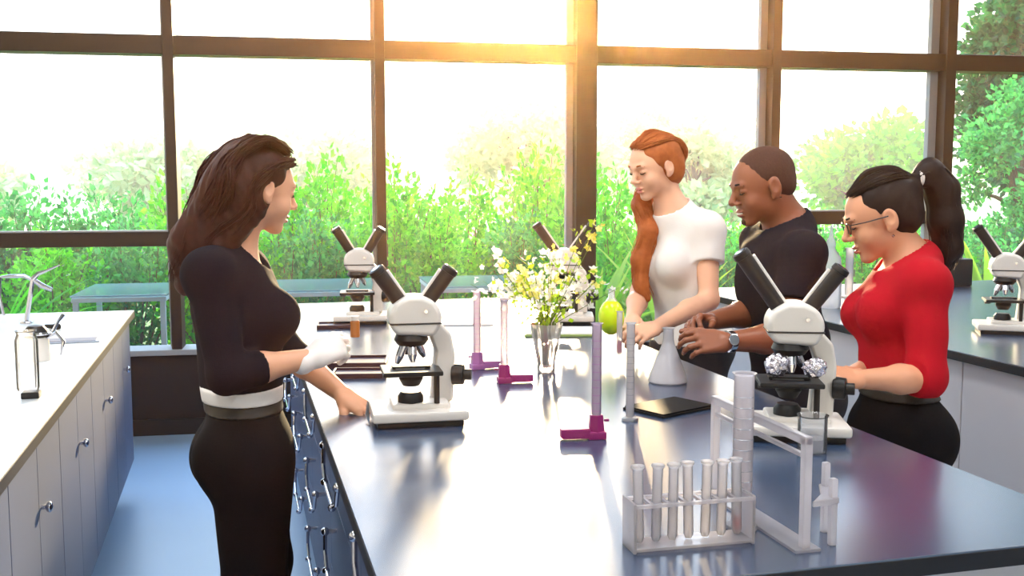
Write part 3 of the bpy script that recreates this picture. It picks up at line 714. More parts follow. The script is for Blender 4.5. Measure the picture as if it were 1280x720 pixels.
# hair: a smooth mass over the skull and down the back, with loose wavy locks on it
H = J['H']; hw = lambda x, y, z: H + hR[0] * x + hR[1] * y + hR[2] * z
back = A3(-1, -0.05, 0)
hp = [ell(hw(-0.024, 0, 0.042), (0.101, 0.088, 0.086), hR, 0.03), ell(hw(-0.055, 0, -0.02), (0.075, 0.088, 0.10), hR, 0.03),
      cap(hw(-0.07, 0, -0.03), A3(-0.095, 2.87, 1.36), 0.085, 0.075, 0.04), cap(A3(-0.095, 2.87, 1.36), A3(-0.125, 2.865, 1.27), 0.072, 0.035, 0.04),
      cap(hw(-0.035, -0.05, -0.05), A3(-0.045, 2.80, 1.345), 0.042, 0.03, 0.03)]
hcut = [lambda ax: -np.maximum(sphere_f(ax, hw(0.085, 0, -0.045), 0.098), -1), lambda ax: -sphere_f(ax, hw(0.012, -0.098, -0.015), (0.034, 0.034, 0.036))]
cloth('hair', hp, M['hair_brown'], t, 0.0045, wr=wrinkles(0.0022, 9, 170, 0.12), cuts=hcut)
top = [hw(0.03, s_, 0.118) for s_ in (-0.03, 0.0, 0.03)]
pth = []
for s_ in (-0.075, -0.045, 0.0, 0.045, 0.075):
    pth.append(([hw(0.045, s_ * 0.5, 0.112), hw(-0.04, s_, 0.122), hw(-0.112, s_, 0.045), hw(-0.125, s_, -0.05), A3(-0.115, 2.87 - s_ * 0.5, 1.36), A3(-0.15, 2.865 - s_ * 0.3, 1.285)], [0.012, 0.012, 0.014, 0.03, 0.05, 0.03]))
pth.append(([hw(0.06, -0.045, 0.09), hw(0.0, -0.086, 0.06), hw(-0.05, -0.092, 0.0), hw(-0.055, -0.085, -0.07), A3(-0.06, 2.80, 1.38), A3(-0.10, 2.80, 1.29)], [0.012, 0.008, 0.012, 0.02, 0.028, 0.02]))
locks(pth, M['hair_brown'], 'hair_locks', t, 0.0024, 620, seed=5, wave=0.010, seg=22)
shift(t, o)

# ---- the woman in red
J = J4['red']; fw = A3(-0.95, 0.26, 0); hR = headR((-0.92, 0.36), 0.33); hs = 1.06
t, o, B = figure('red', 'person with a black ponytail and glasses in a crimson sweater, right of the middle bench', J, fw, hR, hs, M['skin_d'],
    hands=dict(L=dict(n=A3(0.1, 0.5, -0.9), side=A3(-0.2, 1, 0.5), curl=(0.45, 0.6, 0.4), thumb=(0.6, 0.3)),
               R=dict(n=A3(0.1, -0.6, -0.7), side=A3(-0.2, -0.6, 0.8), curl=(0.45, 0.6, 0.4), thumb=(0.6, 0.3))), lip=M['lip_d'], brow=M['hair_black'])
slv = [cap(J['SL'], J['EL'], 0.063, 0.052, 0.03), cap(J['SR'], J['ER'], 0.063, 0.052, 0.03), cap(J['EL'], J['EL'] * 0.85 + J['WL'] * 0.15, 0.051, 0.050, 0.02), cap(J['ER'], J['ER'] * 0.85 + J['WR'] * 0.15, 0.051, 0.050, 0.02)]
cL = J['EL'] * 0.86 + J['WL'] * 0.14; cR = J['ER'] * 0.86 + J['WR'] * 0.14
nb = J['N'] + fw * 0.05 + A3(0, 0, 0.03)
cloth('sweater', grow(B['tor'], 0.014), M['crimson'], t, 0.0055, wr=wrinkles(0.0034, 13), sleeves=((slv[0:1], []), (slv[1:2], []), (slv[2:3], [cuff(cL, J['WL'] - J['EL'])]), (slv[3:4], [cuff(cR, J['WR'] - J['ER'])])),
      cuts=(lambda ax: -plane(ax, A3(0, 0, 0.948), A3(0, 0, 1)), lambda ax: -sphere_f(ax, nb, (0.090, 0.078, 0.080))))
cloth('trousers', grow(B['tor'], 0.011) + grow(B['legs'], 0.020), M['blackcloth'], t, 0.008, wr=wrinkles(0.003, 18, 26), cuts=(lambda ax: plane(ax, A3(0, 0, 0.955), A3(0, 0, 1)), lambda ax: -plane(ax, A3(0, 0, 0.06), A3(0, 0, 1))))
cloth('belt', grow(B['tor'], 0.016), M['belt'], t, 0.006, cuts=(lambda ax: -plane(ax, A3(0, 0, 0.915), A3(0, 0, 1)), lambda ax: plane(ax, A3(0, 0, 0.945), A3(0, 0, 1))))
shoes(t, B)
H = J['H']; hw = lambda x, y, z: H + (hR[0] * x + hR[1] * y + hR[2] * z) * hs
kn = hw(-0.118, 0, 0.070)
hp = [ell(hw(-0.022, 0, 0.042), np.array((0.096, 0.083, 0.084)) * hs, hR, 0.03), cap(hw(-0.06, 0, 0.03), kn, 0.06, 0.018, 0.03),
      ell(hw(-0.052, 0, -0.01), np.array((0.056, 0.078, 0.06)) * hs, hR, 0.03)]
hcut = [lambda ax: -sphere_f(ax, hw(0.090, 0, -0.040), 0.104 * hs), lambda ax: -sphere_f(ax, hw(0.002, 0.094, -0.012), (0.036, 0.036, 0.040)), lambda ax: -sphere_f(ax, hw(0.002, -0.094, -0.012), (0.036, 0.036, 0.040))]
cloth('hair', hp, M['hair_black'], t, 0.004, wr=wrinkles(0.0012, 19, 200, 0.5), cuts=hcut)
pt = [kn, kn + A3(0.045, 0.0, 0.022), kn + A3(0.088, 0, -0.03), kn + A3(0.105, 0, -0.12), kn + A3(0.118, 0, -0.20), kn + A3(0.10, 0, -0.262)]
pony = [cap(a, b, ra, rb, 0.03) for a, b, ra, rb in zip(pt, pt[1:], (0.020, 0.034, 0.044, 0.046, 0.038), (0.034, 0.044, 0.046, 0.038, 0.018))]
cloth('ponytail', pony, M['hair_black'], t, 0.0045, wr=wrinkles(0.0022, 21, 170, 0.12))
locks([(pt, [0.018, 0.036, 0.047, 0.050, 0.046, 0.034])], M['hair_black'], 'ponytail_locks', t, 0.0022, 300, seed=8, wave=0.006)
locks([([hw(0.062, s_ * 0.4, 0.086), hw(0.0, s_, 0.128 - abs(s_) * 0.5), hw(-0.07, s_ * 0.8, 0.115 - abs(s_) * 0.3), kn], [0.012, 0.012, 0.012, 0.008]) for s_ in (-0.06, -0.03, 0, 0.03, 0.06)], M['hair_black'], 'hair_locks', t, 0.0018, 220, seed=9, wave=0.002, taper=0.8)
MB().lathe([(0.022, -0.007), (0.027, -0.004), (0.027, 0.004), (0.022, 0.007)], tuple(kn + A3(0.005, 0, 0.003)), 20, Matrix.Rotation(PI / 2, 4, 'Y')).build('hair_tie', mat('hair_tie_white', (0.85, 0.82, 0.8), 0.5), t)
gb = MB(); P3 = lambda *a: tuple(hw(*a))
for sg in (-1, 1):
    rim = [P3(0.102 - abs(y - 0.030) * 0.25, sg * y, z) for y, z in ((0.010, 0.010), (0.020, 0.015), (0.040, 0.016), (0.052, 0.011), (0.051, -0.004), (0.042, -0.014), (0.022, -0.014), (0.012, -0.006), (0.010, 0.010))]
    gb.tube(rim, 0.0017, 6); gb.tube([P3(0.096, sg * 0.052, 0.011), P3(0.06, sg * 0.079, 0.009), P3(0.0, sg * 0.086, 0.007)], 0.0019, 6)
gb.tube([P3(0.105, 0.010, 0.008), P3(0.110, 0, 0.011), P3(0.105, -0.010, 0.008)], 0.0016, 6)
gb.build('glasses', M['mblack'], t)
MB().lathe([(0.0, -0.006), (0.005, 0), (0.0, 0.006)], P3(0.003, 0.083, -0.048), 10).build('earring', M['chrome'], t)
shift(t, o)

# ---- the man
J = J4['man']; fw = A3(-0.998, -0.02, 0); hR = headR((-0.99, 0.06), 0.25); hs = 1.10
t, o, B = figure('man', 'person with cropped hair in a charcoal t-shirt, smiling down at a white flask', J, fw, hR, hs, M['skin_c'], g=1.05, sex='m',
    hands=dict(L=dict(n=A3(0.0, 0.75, -0.55), side=A3(0, 0.4, 1), sc_=1.08, curl=(0.6, 0.8, 0.45), thumb=(0.5, 0.4)),
               R=dict(n=A3(0.0, -0.5, -0.6), side=A3(0, -0.5, 1), sc_=1.08, curl=(0.6, 0.7, 0.45), thumb=(0.5, 0.4))), smile=True, lip=M['lip_c'], brow=M['hair_black'])
slv = [cap(J['SL'], J['SL'] * 0.35 + J['EL'] * 0.65, 0.073, 0.070, 0.03), cap(J['SR'], J['SR'] * 0.35 + J['ER'] * 0.65, 0.073, 0.068, 0.03)]
cL = J['SL'] * 0.45 + J['EL'] * 0.55; cR = J['SR'] * 0.45 + J['ER'] * 0.55
nb = J['N'] + fw * 0.05 + A3(0, 0, 0.045)
cloth('t_shirt', grow(B['tor'], 0.013), M['tee'], t, 0.006, wr=wrinkles(0.0045, 23, 32), sleeves=((slv[:1], [cuff(cL, J['EL'] - J['SL'])]), (slv[1:], [cuff(cR, J['ER'] - J['SR'])])),
      cuts=(lambda ax: -plane(ax, A3(0, 0, 0.86), A3(0, 0, 1)), lambda ax: -sphere_f(ax, nb, (0.095, 0.09, 0.08))))
cloth('trousers', grow(B['tor'], 0.010) + grow(B['legs'], 0.024), M['denim'], t, 0.008, wr=wrinkles(0.003, 28, 26), cuts=(lambda ax: plane(ax, A3(0, 0, 0.87), A3(0, 0, 1)), lambda ax: -plane(ax, A3(0, 0, 0.06), A3(0, 0, 1))))
shoes(t, B)
H = J['H']; hw = lambda x, y, z: H + (hR[0] * x + hR[1] * y + hR[2] * z) * hs
cloth('hair', [ell(hw(-0.016, 0, 0.038), np.array((0.0955, 0.0785, 0.083)) * hs, hR, 0.02), ell(hw(-0.045, 0, -0.005), np.array((0.060, 0.072, 0.055)) * hs, hR, 0.02)], M['hair_crop'], t, 0.0035, wr=wrinkles(0.0004, 31, 300),
      cuts=(lambda ax: -sphere_f(ax, hw(0.092, 0, -0.030), 0.098 * hs), lambda ax: -sphere_f(ax, hw(0.0, 0.094, -0.020), 0.040), lambda ax: -sphere_f(ax, hw(0.0, -0.094, -0.020), 0.040)))
MB().ball(tuple(hw(0.080, 0, -0.093)), tuple(x * hs for x in (0.012, 0.016, 0.012)), 16, Matrix([[hR[0][i], hR[1][i], hR[2][i]] for i in range(3)]).to_4x4()).build('goatee', M['hair_crop'], t)
dw = unit(J['WL'] - J['EL']); q = Vector(dw).to_track_quat('Z', 'Y').to_matrix().to_4x4()
wt = MB().lathe([(0.030, -0.012), (0.034, -0.010), (0.034, 0.010), (0.030, 0.012)], tuple(J['WL'] - dw * 0.02), 24, q); wt.rod(tuple(J['WL'] - dw * 0.02 + A3(0, -0.030, 0.008)), tuple(J['WL'] - dw * 0.02 + A3(0, -0.039, 0.011)), 0.018, seg=24, bev=0.002)
wt.build('wristwatch', M['chrome'], t)
MB().rod(tuple(hw(-0.008, 0.094, -0.036)), tuple(hw(-0.008, 0.088, -0.036)), 0.003).build('ear_stud', M['chrome'], t)
shift(t, o)

# ---- the woman in white
J = J4['bl']; fw = A3(-0.975, -0.22, 0); hR = headR((-0.955, -0.28), 0.30); hs = 1.04
t, o, B = figure('bl', 'person with an auburn side ponytail in a white short-sleeved top', J, fw, hR, hs, M['skin_b'],
    hands=dict(L=dict(n=A3(0.2, 0.6, -0.7), side=A3(0, 0.6, 1), curl=(0.6, 0.8, 0.45), thumb=(0.5, 0.4)),
               R=dict(n=A3(0.2, -0.4, -0.8), side=A3(0, -0.6, 1), curl=(0.6, 0.8, 0.45), thumb=(0.5, 0.4))), lip=M['lip_b'], brow=M['hair_red'])
slv = [cap(J['SL'], J['SL'] * 0.4 + J['EL'] * 0.6, 0.064, 0.060, 0.03), cap(J['SR'], J['SR'] * 0.4 + J['ER'] * 0.6, 0.064, 0.060, 0.03)]
cL = J['SL'] * 0.52 + J['EL'] * 0.48; cR = J['SR'] * 0.52 + J['ER'] * 0.48
nb = J['N'] + fw * 0.03 + A3(0, 0, 0.035)
cloth('top', grow(B['tor'], 0.014), M['whitecloth'], t, 0.006, wr=wrinkles(0.0042, 33, 34), sleeves=((slv[:1], [cuff(cL, J['EL'] - J['SL'])]), (slv[1:], [cuff(cR, J['ER'] - J['SR'])])),
      cuts=(lambda ax: -plane(ax, A3(0, 0, 0.90), A3(0, 0, 1)), lambda ax: -sphere_f(ax, nb, (0.085, 0.085, 0.070))))
cloth('trousers', grow(B['tor'], 0.010) + grow(B['legs'], 0.020), M['denim'], t, 0.008, wr=wrinkles(0.003, 38, 26), cuts=(lambda ax: plane(ax, A3(0, 0, 0.91), A3(0, 0, 1)), lambda ax: -plane(ax, A3(0, 0, 0.06), A3(0, 0, 1))))
shoes(t, B)
H = J['H']; hw = lambda x, y, z: H + (hR[0] * x + hR[1] * y + hR[2] * z) * hs
sh = unit(A3(-1, -0.3, 0))
front = J['C'] + fw * 0.135
pt = [hw(-0.085, -0.03, -0.035), hw(-0.03, -0.095, -0.085), hw(0.035, -0.085, -0.14), front + A3(0.0, 0.035, 0.13), front + A3(-0.025, 0.045, 0.02), front + A3(-0.03, 0.03, -0.08), front + A3(-0.015, 0.0, -0.13)]
hp = [ell(hw(-0.022, 0, 0.040), np.array((0.100, 0.087, 0.087)) * hs, hR, 0.03), ell(hw(-0.050, 0, -0.022), np.array((0.062, 0.084, 0.070)) * hs, hR, 0.03)]
hcut = [lambda ax: -sphere_f(ax, hw(0.090, 0, -0.042), 0.102 * hs), lambda ax: -sphere_f(ax, hw(0.014, 0.100, -0.020), (0.036, 0.036, 0.038)), lambda ax: -sphere_f(ax, hw(0.002, -0.12, -0.012), 0.036)]
cloth('hair', hp, M['hair_red'], t, 0.004, wr=wrinkles(0.0016, 39, 170, 0.3), cuts=hcut)
pony = [cap(a, b, ra, rb, 0.03) for a, b, ra, rb in zip(pt, pt[1:], (0.030, 0.034, 0.034, 0.036, 0.036, 0.026), (0.034, 0.034, 0.036, 0.036, 0.026, 0.012))]
cloth('ponytail', pony, M['hair_red'], t, 0.0045, wr=wrinkles(0.0022, 41, 170, 0.12))
locks([(pt, [0.03, 0.036, 0.038, 0.040, 0.040, 0.034, 0.028])], M['hair_red'], 'ponytail_locks', t, 0.0022, 300, seed=18, wave=0.006)
locks([([hw(0.062, s_ * 0.4, 0.090), hw(0.0, s_, 0.128 - abs(s_) * 0.5), hw(-0.08, s_ * 0.9, 0.095 - abs(s_) * 0.3), hw(-0.112, s_ * 0.8, 0.02), hw(-0.095, s_ * 0.6 - 0.02, -0.055)], [0.012, 0.012, 0.012, 0.012, 0.01]) for s_ in (-0.07, -0.035, 0, 0.035, 0.07)], M['hair_red'], 'hair_locks', t, 0.0018, 240, seed=19, wave=0.003, taper=0.8)
shift(t, o)

# ================================================================== PROPS ON THE BENCHES
def microscope(name, label, x, y, rz, tube_l=0.115, tube_r=None, splay=0.62, group='white binocular microscopes'):
    t = thing(name, label, 'microscope', (x, y, TOP + 0.0005), rz, group)
    # local: x right, y back, z up; front faces -y
    MB().box((0, 0, 0.030), (0.250, 0.190, 0.026), 0.007).box((0.005, 0.01, 0.048), (0.15, 0.12, 0.018), 0.006).build('base', M['mwhite'], t)
    MB().box((0.0, 0.0, 0.0085), (0.225, 0.168, 0.017), 0.004).build('base_plinth', M['mblack'], t)
    MB().prism([(0.040, 0.0), (0.098, 0.0), (0.104, 0.13), (0.094, 0.185), (0.050, 0.232), (0.008, 0.246), (0.002, 0.205), (0.038, 0.178), (0.052, 0.14)], 0.060,
               Matrix.Translation((0, 0.075, 0.045)) @ Matrix.Rotation(PI / 2, 4, 'X'), 0.009).build('arm', M['mwhite'], t)
    hd = MB().prism([(-0.066, 0.0), (-0.050, -0.024), (0.050, -0.030), (0.068, 0.0), (0.070, 0.032), (0.052, 0.062), (0.020, 0.078), (-0.020, 0.078), (-0.052, 0.062), (-0.070, 0.032)], 0.105,
               Matrix.Translation((-0.008, 0.055, 0.262)) @ Matrix.Rotation(PI / 2, 4, 'X'), 0.014).build('head', M['mwhite'], t)
    MB().box((-0.008, 0.003, 0.268), (0.137, 0.112, 0.0045), 0.002).build('seam', M['mdark'], hd)
    MB().rod((0.018, -0.052, 0.30), (0.018, -0.056, 0.30), 0.005).build('screw', M['chrome'], hd)
    for sg in (-1, 1):
        L = tube_l if (sg < 0 or tube_r is None) else tube_r
        a = A_ = Vector((sg * math.sin(splay), -0.12, math.cos(splay))).normalized()
        p = Vector((-0.008 + sg * 0.034, 0.0, 0.318)); e = p + a * L
        ep = MB().rod(tuple(p - a * 0.01), tuple(e), 0.0195, 0.0205, 20, 0.003).build('eyepiece_tube', M['mdark'], t)
        MB().rod(tuple(e - a * 0.002), tuple(e + a * 0.014), 0.023, 0.021, 20, 0.003).build('eyecup', M['mblack'], ep)
        sd = Vector((-sg * math.cos(splay), 0, math.sin(splay) * 1.0)).normalized()
        MB().rod(tuple(p + sd * 0.019), tuple(p + sd * 0.021 + a * L * 0.93), 0.006, 0.006, 10).build('light_strip', M['mwhite'], ep)
        MB().rod(tuple(e + a * 0.0135), tuple(e + a * 0.0155), 0.014, 0.014, 16).build('lens', M['lens'], ep)
    nz = MB().lathe([(0.0, 0.238), (0.040, 0.236), (0.046, 0.222), (0.036, 0.208), (0.0, 0.206)], (-0.016, -0.005, 0), 24).build('nosepiece', M['mblack'], t)
    for k_, (dx, dy, r) in enumerate(((-0.032, -0.012, 0.011), (0.0, -0.028, 0.012), (0.028, 0.008, 0.010), (-0.008, 0.026, 0.010))):
        ob = MB(); c = Vector((-0.016 + dx * 0.6, -0.005 + dy * 0.6, 0.212)); e = Vector((-0.016 + dx * 1.25, -0.005 + dy * 1.25, 0.160 + 0.006 * k_))
        ob.rod(tuple(c), tuple(c.lerp(e, 0.65)), r, r, 16, 0.001); ob.rod(tuple(c.lerp(e, 0.65)), tuple(e), r, r * 0.5, 16)
        ob.build('objective', M['chrome'], nz)
    MB().box((-0.018, -0.012, 0.140), (0.155, 0.135, 0.012), 0.003).box((-0.018, -0.012, 0.150), (0.10, 0.03, 0.006), 0.001).build('stage', M['mblack'], t)
    MB().box((-0.022, -0.02, 0.1475), (0.076, 0.026, 0.0015)).build('glass_slide', M['glass_white'], t)
    MB().lathe([(0.0, 0.134), (0.030, 0.134), (0.032, 0.118), (0.022, 0.100), (0.0, 0.098)], (-0.018, -0.010, 0), 20).build('condenser', M['mblack'], t)
    MB().lathe([(0.0, 0.056), (0.034, 0.056), (0.034, 0.072), (0.026, 0.084), (0.0, 0.085)], (-0.020, -0.012, 0), 24).build('illuminator', M['mblack'], t)
    MB().rod((0.046, -0.045, 0.056), (0.046, -0.045, 0.134), 0.0075, seg=12).build('stage_control', M['mdark'], t)
    for sg in (1,):
        fk = MB().rod((0.098, 0.03, 0.118), (0.128, 0.02, 0.118), 0.029, 0.027, 24, 0.003); fk.rod((0.126, 0.02, 0.118), (0.148, 0.015, 0.118), 0.015, seg=20, bev=0.002); fk.build('focus_knob', M['mblack'], t)
    MB().rod((-0.07, -0.02, 0.130), (-0.093, -0.02, 0.130), 0.007).build('stage_knob', M['mdark'], t)
    return t
microscope('microscope', 'white microscope nearest the woman in black, gloves and trays behind it', 0.457, 2.70, -0.06, 0.10)
microscope('microscope', 'white microscope behind the nearest left one, in front of the far plants', 0.545, 4.72, -0.12, 0.12, splay=0.55)
microscope('microscope', 'white microscope behind the flower vase in the middle of the bench', 1.44, 4.47, -0.30, 0.15)
microscope('microscope', 'white long-tubed microscope between the man and the woman in red', 1.345, 2.30, -0.38, 0.165, 0.12)
microscope('microscope', 'white microscope on the right counter, cut by the photo edge', 3.16, 3.70, -0.55, 0.15)
microscope('microscope', 'white microscope on the left counter, mostly outside the left edge', -0.95, 3.85, 0.15, 0.11)

def cylinder(label, x, y, h, r, mtube, mbase, foot=None, rz=0.0, fill=None, group='slender glass cylinders on plastic feet'):
    t = thing('graduated_cylinder', label, 'glass cylinder', (x, y, TOP + 0.0005), rz, group)
    if foot:
        b = MB().box((0, 0, 0.010), (0.046, 0.046, 0.020), 0.004).rod((0, 0, 0.016), (0, 0, 0.060), r + 0.010, r + 0.006, 6, 0.002)
        b.box((foot * 0.055, -0.006, 0.016), (0.075, 0.034, 0.026), 0.005)
        b.box((-foot * 0.026, 0.0, 0.045), (0.012, 0.008, 0.006), 0.001)
    else:
        b = MB().rod((0, 0, 0), (0, 0, 0.008), r + 0.012, r + 0.010, 24, 0.002)
    b.build('foot', mbase, t)
    tb = MB().lathe([(r - 0.002, 0.01), (r, 0.012), (r, h), (r + 0.004, h + 0.004), (r - 0.002, h + 0.002), (r - 0.002, 0.02)], (0, 0, 0), 24)
    tb.build('tube', mtube, t)
    g = MB()
    for i in range(10): g.lathe([(r + 0.0002, 0), (r + 0.0006, 0.0006), (r + 0.0002, 0.0012)], (0, 0, 0.07 + (h - 0.09) * i / 10), 20)
    g.build('graduation_marks', M['lilac'] if foot else M['steel'], t)
    if fill: MB().rod((0, 0, 0.012), (0, 0, fill[1]), r - 0.003, seg=20).build('liquid', fill[0], t)
    return t
cylinder('slender glass cylinder on a pale lilac foot, leftmost of the three tall tubes', 0.785, 3.42, 0.265, 0.013, M['glass_lilac'], M['lilac'], 1, 0.1)
cylinder('slender glass cylinder on a magenta foot, between the lilac one and the flower vase', 0.814, 3.16, 0.265, 0.0125, M['glass_lilac'], M['purple'], 1, -0.1)
cylinder('slender glass cylinder on a magenta foot pointing left, nearest the camera', 0.854, 2.40, 0.285, 0.012, M['glass_lilac'], M['purple'], -1, -0.15)
cylinder('slender clear glass tube on a small grey foot beside the black slate', 1.006, 2.56, 0.26, 0.011, M['glass_white'], M['steel'], None)
cylinder('wide frosted measuring cylinder with red liquid, tallest thing by the test tube rack', 0.885, 1.69, 0.285, 0.0185, M['acrylic'], M['glass_white'], None, fill=(M['red_liq'], 0.05), group=None)

# test tube rack and tubes
t = thing('test_tube_rack', 'clear white acrylic rack holding a row of test tubes at the near end', 'rack', (0.755, 1.635, TOP + 0.0005), -0.02)
MB().box((0, 0, 0.006), (0.225, 0.06, 0.006), 0.002).build('base_plate', M['acrylic'], t)
pl = MB()
for dy in (-0.026, 0.026): pl.box((0, dy, 0.082), (0.225, 0.008, 0.006), 0.001)
for i in range(8): pl.box((-0.1085 + i * 0.031, 0, 0.082), (0.007, 0.05, 0.006), 0.001)
pl.build('hole_plate', M['acrylic'], t)
for sg in (-1, 1): MB().box((sg * 0.110, 0, 0.044), (0.006, 0.06, 0.088), 0.002).build('end_post', M['acrylic'], t)
prot = None
tl = ['first test tube from the left in the acrylic rack', 'second test tube from the left in the acrylic rack', 'third test tube from the left in the acrylic rack', 'fourth test tube in the acrylic rack, the middle one',
      'fifth test tube from the left in the acrylic rack', 'sixth test tube, second from the frosted cylinder', 'seventh test tube, next to the frosted cylinder, red at its bottom']
for i in range(7):
    if prot is None:
        prot = thing('test_tube', '', 'test tube'); r = 0.0088
        MB().lathe([(0, 0), (r * 0.6, 0.0015), (r, 0.009), (r, 0.130), (r + 0.0035, 0.134), (r + 0.003, 0.137), (r - 0.0015, 0.134), (r - 0.0015, 0.010), (0, 0.003)], (0, 0, 0), 18).build('tube', M['glass_white'], prot)
        ob = prot
    else: ob = copy_tree(prot)
    ob.location = (0.755 - 0.093 + i * 0.031, 1.635, TOP + 0.0105 + (0.012 if i in (0, 2) else 0) * 0); ob.rotation_euler = (0.02 * (i % 3 - 1), 0.02 * ((i * 2) % 3 - 1), 0)
    tag(ob, tl[i], 'test tube', 'test tubes in the acrylic rack')
    if i == 6: MB().rod((0, 0, 0.010), (0, 0, 0.034), 0.0068, seg=14).build('liquid', M['red_liq'], ob)
# big U-shaped acrylic stand running back from the rack
t = thing('acrylic_stand', 'tall arch-shaped clear acrylic stand running back beside the measuring cylinder', 'stand', (0.935, 1.73, TOP + 0.0005))
fr = MB()
for dy in (-0.175, 0.175): fr.box((0, dy, 0.100), (0.016, 0.016, 0.200), 0.003)
fr.box((0, 0, 0.193), (0.016, 0.366, 0.016), 0.003); fr.box((0, 0, 0.165), (0.010, 0.34, 0.008), 0.002)
fr.build('frame', M['acrylic'], t)
MB().box((0, 0, 0.003), (0.05, 0.38, 0.006), 0.002).build('foot_plate', M['acrylic'], t)
t = thing('acrylic_bracket', 'low clear acrylic bracket with two posts at the right of the arch stand', 'stand', (0.985, 1.60, TOP + 0.0005))
fr = MB()
fr.box((0.010, -0.035, 0.060), (0.013, 0.013, 0.120), 0.003); fr.box((0.035, 0.03, 0.065), (0.013, 0.013, 0.130), 0.003)
fr.prism([(-0.04, -0.05), (0.018, -0.042), (0.045, 0.036), (0.03, 0.045), (0.0, -0.01)], 0.012, Matrix.Translation((0, 0, 0.075)), 0.003)
fr.build('frame', M['acrylic'], t)

# slate, trays, pads, sheets
def slab(name, label, cat, x, y, w, d, h, m, rz, lip=False, group=None, m2=None):
    t = thing(name, label, cat, (x, y, TOP + 0.0005), rz, group)
    MB().box((0, 0, h * 0.3), (w, d, h * 0.6), 0.003).build('tray_floor' if lip else 'cover', m, t)
    if lip:
        e = MB()
        for sg in (-1, 1): e.box((sg * (w / 2 - 0.004), 0, h / 2), (0.008, d, h), 0.002); e.box((0, sg * (d / 2 - 0.004), h / 2), (w, 0.008, h), 0.002)
        e.build('rim', m, t)
    else: MB().box((0.002, 0.002, h * 0.75), (w - 0.01, d - 0.008, h * 0.35), 0.001).build('pages', m2 or m, t)
    return t
slab('notebook', 'closed black notebook lying flat in front of the long-tubed microscope', 'notebook', 1.165, 2.665, 0.215, 0.155, 0.012, M['slate'], 0.42)
slab('tray', 'shallow dark plum tray under the far left microscope, farther of the two', 'tray', 0.42, 4.60, 0.17, 0.13, 0.018, M['tray'], -0.1, True)
slab('tray', 'shallow dark red tray between the gloved hand and the nearest microscope', 'tray', 0.405, 3.62, 0.20, 0.17, 0.020, M['tray'], -0.2, True)
slab('tray', 'shallow dark plum tray just in front of the dark red one', 'tray', 0.385, 3.40, 0.18, 0.12, 0.018, M['tray'], -0.2, True)
slab('notebook', 'green-covered notebook under the microscope behind the flowers', 'notebook', 1.315, 4.17, 0.30, 0.22, 0.016, M['greenpad'], -0.25, m2=M['paper'])
slab('notebook', 'white notepad on the far part of the bench beside the lilac cylinder', 'notebook', 0.98, 4.62, 0.30, 0.24, 0.010, M['paper'], -0.2, m2=M['paper'])

# vase and flowers
t = thing('vase', 'cut crystal vase holding white blossoms in the middle of the bench', 'vase', (0.998, 3.31, TOP + 0.0005))
n_ = 12; prof = [(0.030, 0.0), (0.033, 0.012), (0.030, 0.03), (0.044, 0.10), (0.056, 0.165)]
V_ = []; F_ = []
for j, (r, z) in enumerate(prof):
    for i in range(n_ * 2):
        a = 2 * PI * (i + 0.5 * (j % 2)) / (n_ * 2); rr = r * (1.0 if i % 2 else 0.93); V_.append((rr * math.cos(a), rr * math.sin(a), z))
N2 = n_ * 2
for j in range(len(prof) - 1):
    for i in range(N2):
        a, b, c, d = j * N2 + i, j * N2 + (i + 1) % N2, (j + 1) * N2 + (i + 1) % N2, (j + 1) * N2 + i
        F_ += [(a, b, c), (a, c, d)]
raw_mesh('bowl', V_, F_, M['glass_crystal'], t, smooth=False)
MB().rod((0, 0, 0), (0, 0, 0.008), 0.031, 0.030, 24, 0.002).build('base', M['glass_crystal'], t)
MB().rod((0, 0, 0.010), (0, 0, 0.085), 0.026, 0.038, 20).build('water', M['glass'], t)
fl = thing('flower_bunch', 'loose bunch of white and yellow blossoms with lime leaves in the crystal vase', 'flowers', (0.998, 3.31, TOP + 0.012))
rg = np.random.default_rng(4); stems = MB(); tips = []
for i in range(34):
    a = rg.uniform(0, 2 * PI); el = rg.uniform(0.12, 0.95); L = rg.uniform(0.20, 0.34)
    if i in (0, 1, 2): a = [0.25, 0.55, 0.0][i]; el = 0.42; L = 0.46
    if i in (3, 4): a = PI + 0.1; el = 0.55; L = 0.36
    d = Vector((math.sin(el) * math.cos(a), math.sin(el) * math.sin(a), math.cos(el)))
    p0 = Vector((rg.uniform(-.014, .014), rg.uniform(-.014, .014), 0.0)); p1 = Vector((d.x * 0.04, d.y * 0.04, 0.155)); p2 = Vector((d.x * L * 0.75, d.y * L * 0.75, 0.13 + d.z * L * 0.62)); p3 = Vector((d.x * L, d.y * L, 0.12 + d.z * L * 0.86))
    stems.tube([p0, p1, p2, p3], [0.0015, 0.0015, 0.0012, 0.0008], 5); tips.append((p1, p2, p3, i))
stems.build('stem', M['stem'], fl)
def petals(c, n, r, tilt, rgn):
    nrm_ = unit(rgn.normal(size=3) + A3(0, -0.6, 0.5)); a = unit(np.cross(nrm_, A3(0.3, 0.1, 1))); b = np.cross(nrm_, a); V = []; F = []
    for k_ in range(n):
        th = 2 * PI * k_ / n; d = a * math.cos(th) + b * math.sin(th); s_ = np.cross(nrm_, d)
        i0 = len(V); V += [c, c + d * r * 0.6 + s_ * r * 0.38 + nrm_ * tilt * r * 0.5, c + d * r + nrm_ * tilt * r, c + d * r * 0.6 - s_ * r * 0.38 + nrm_ * tilt * r * 0.5]; F.append((i0, i0 + 1, i0 + 2, i0 + 3))
    return V, F
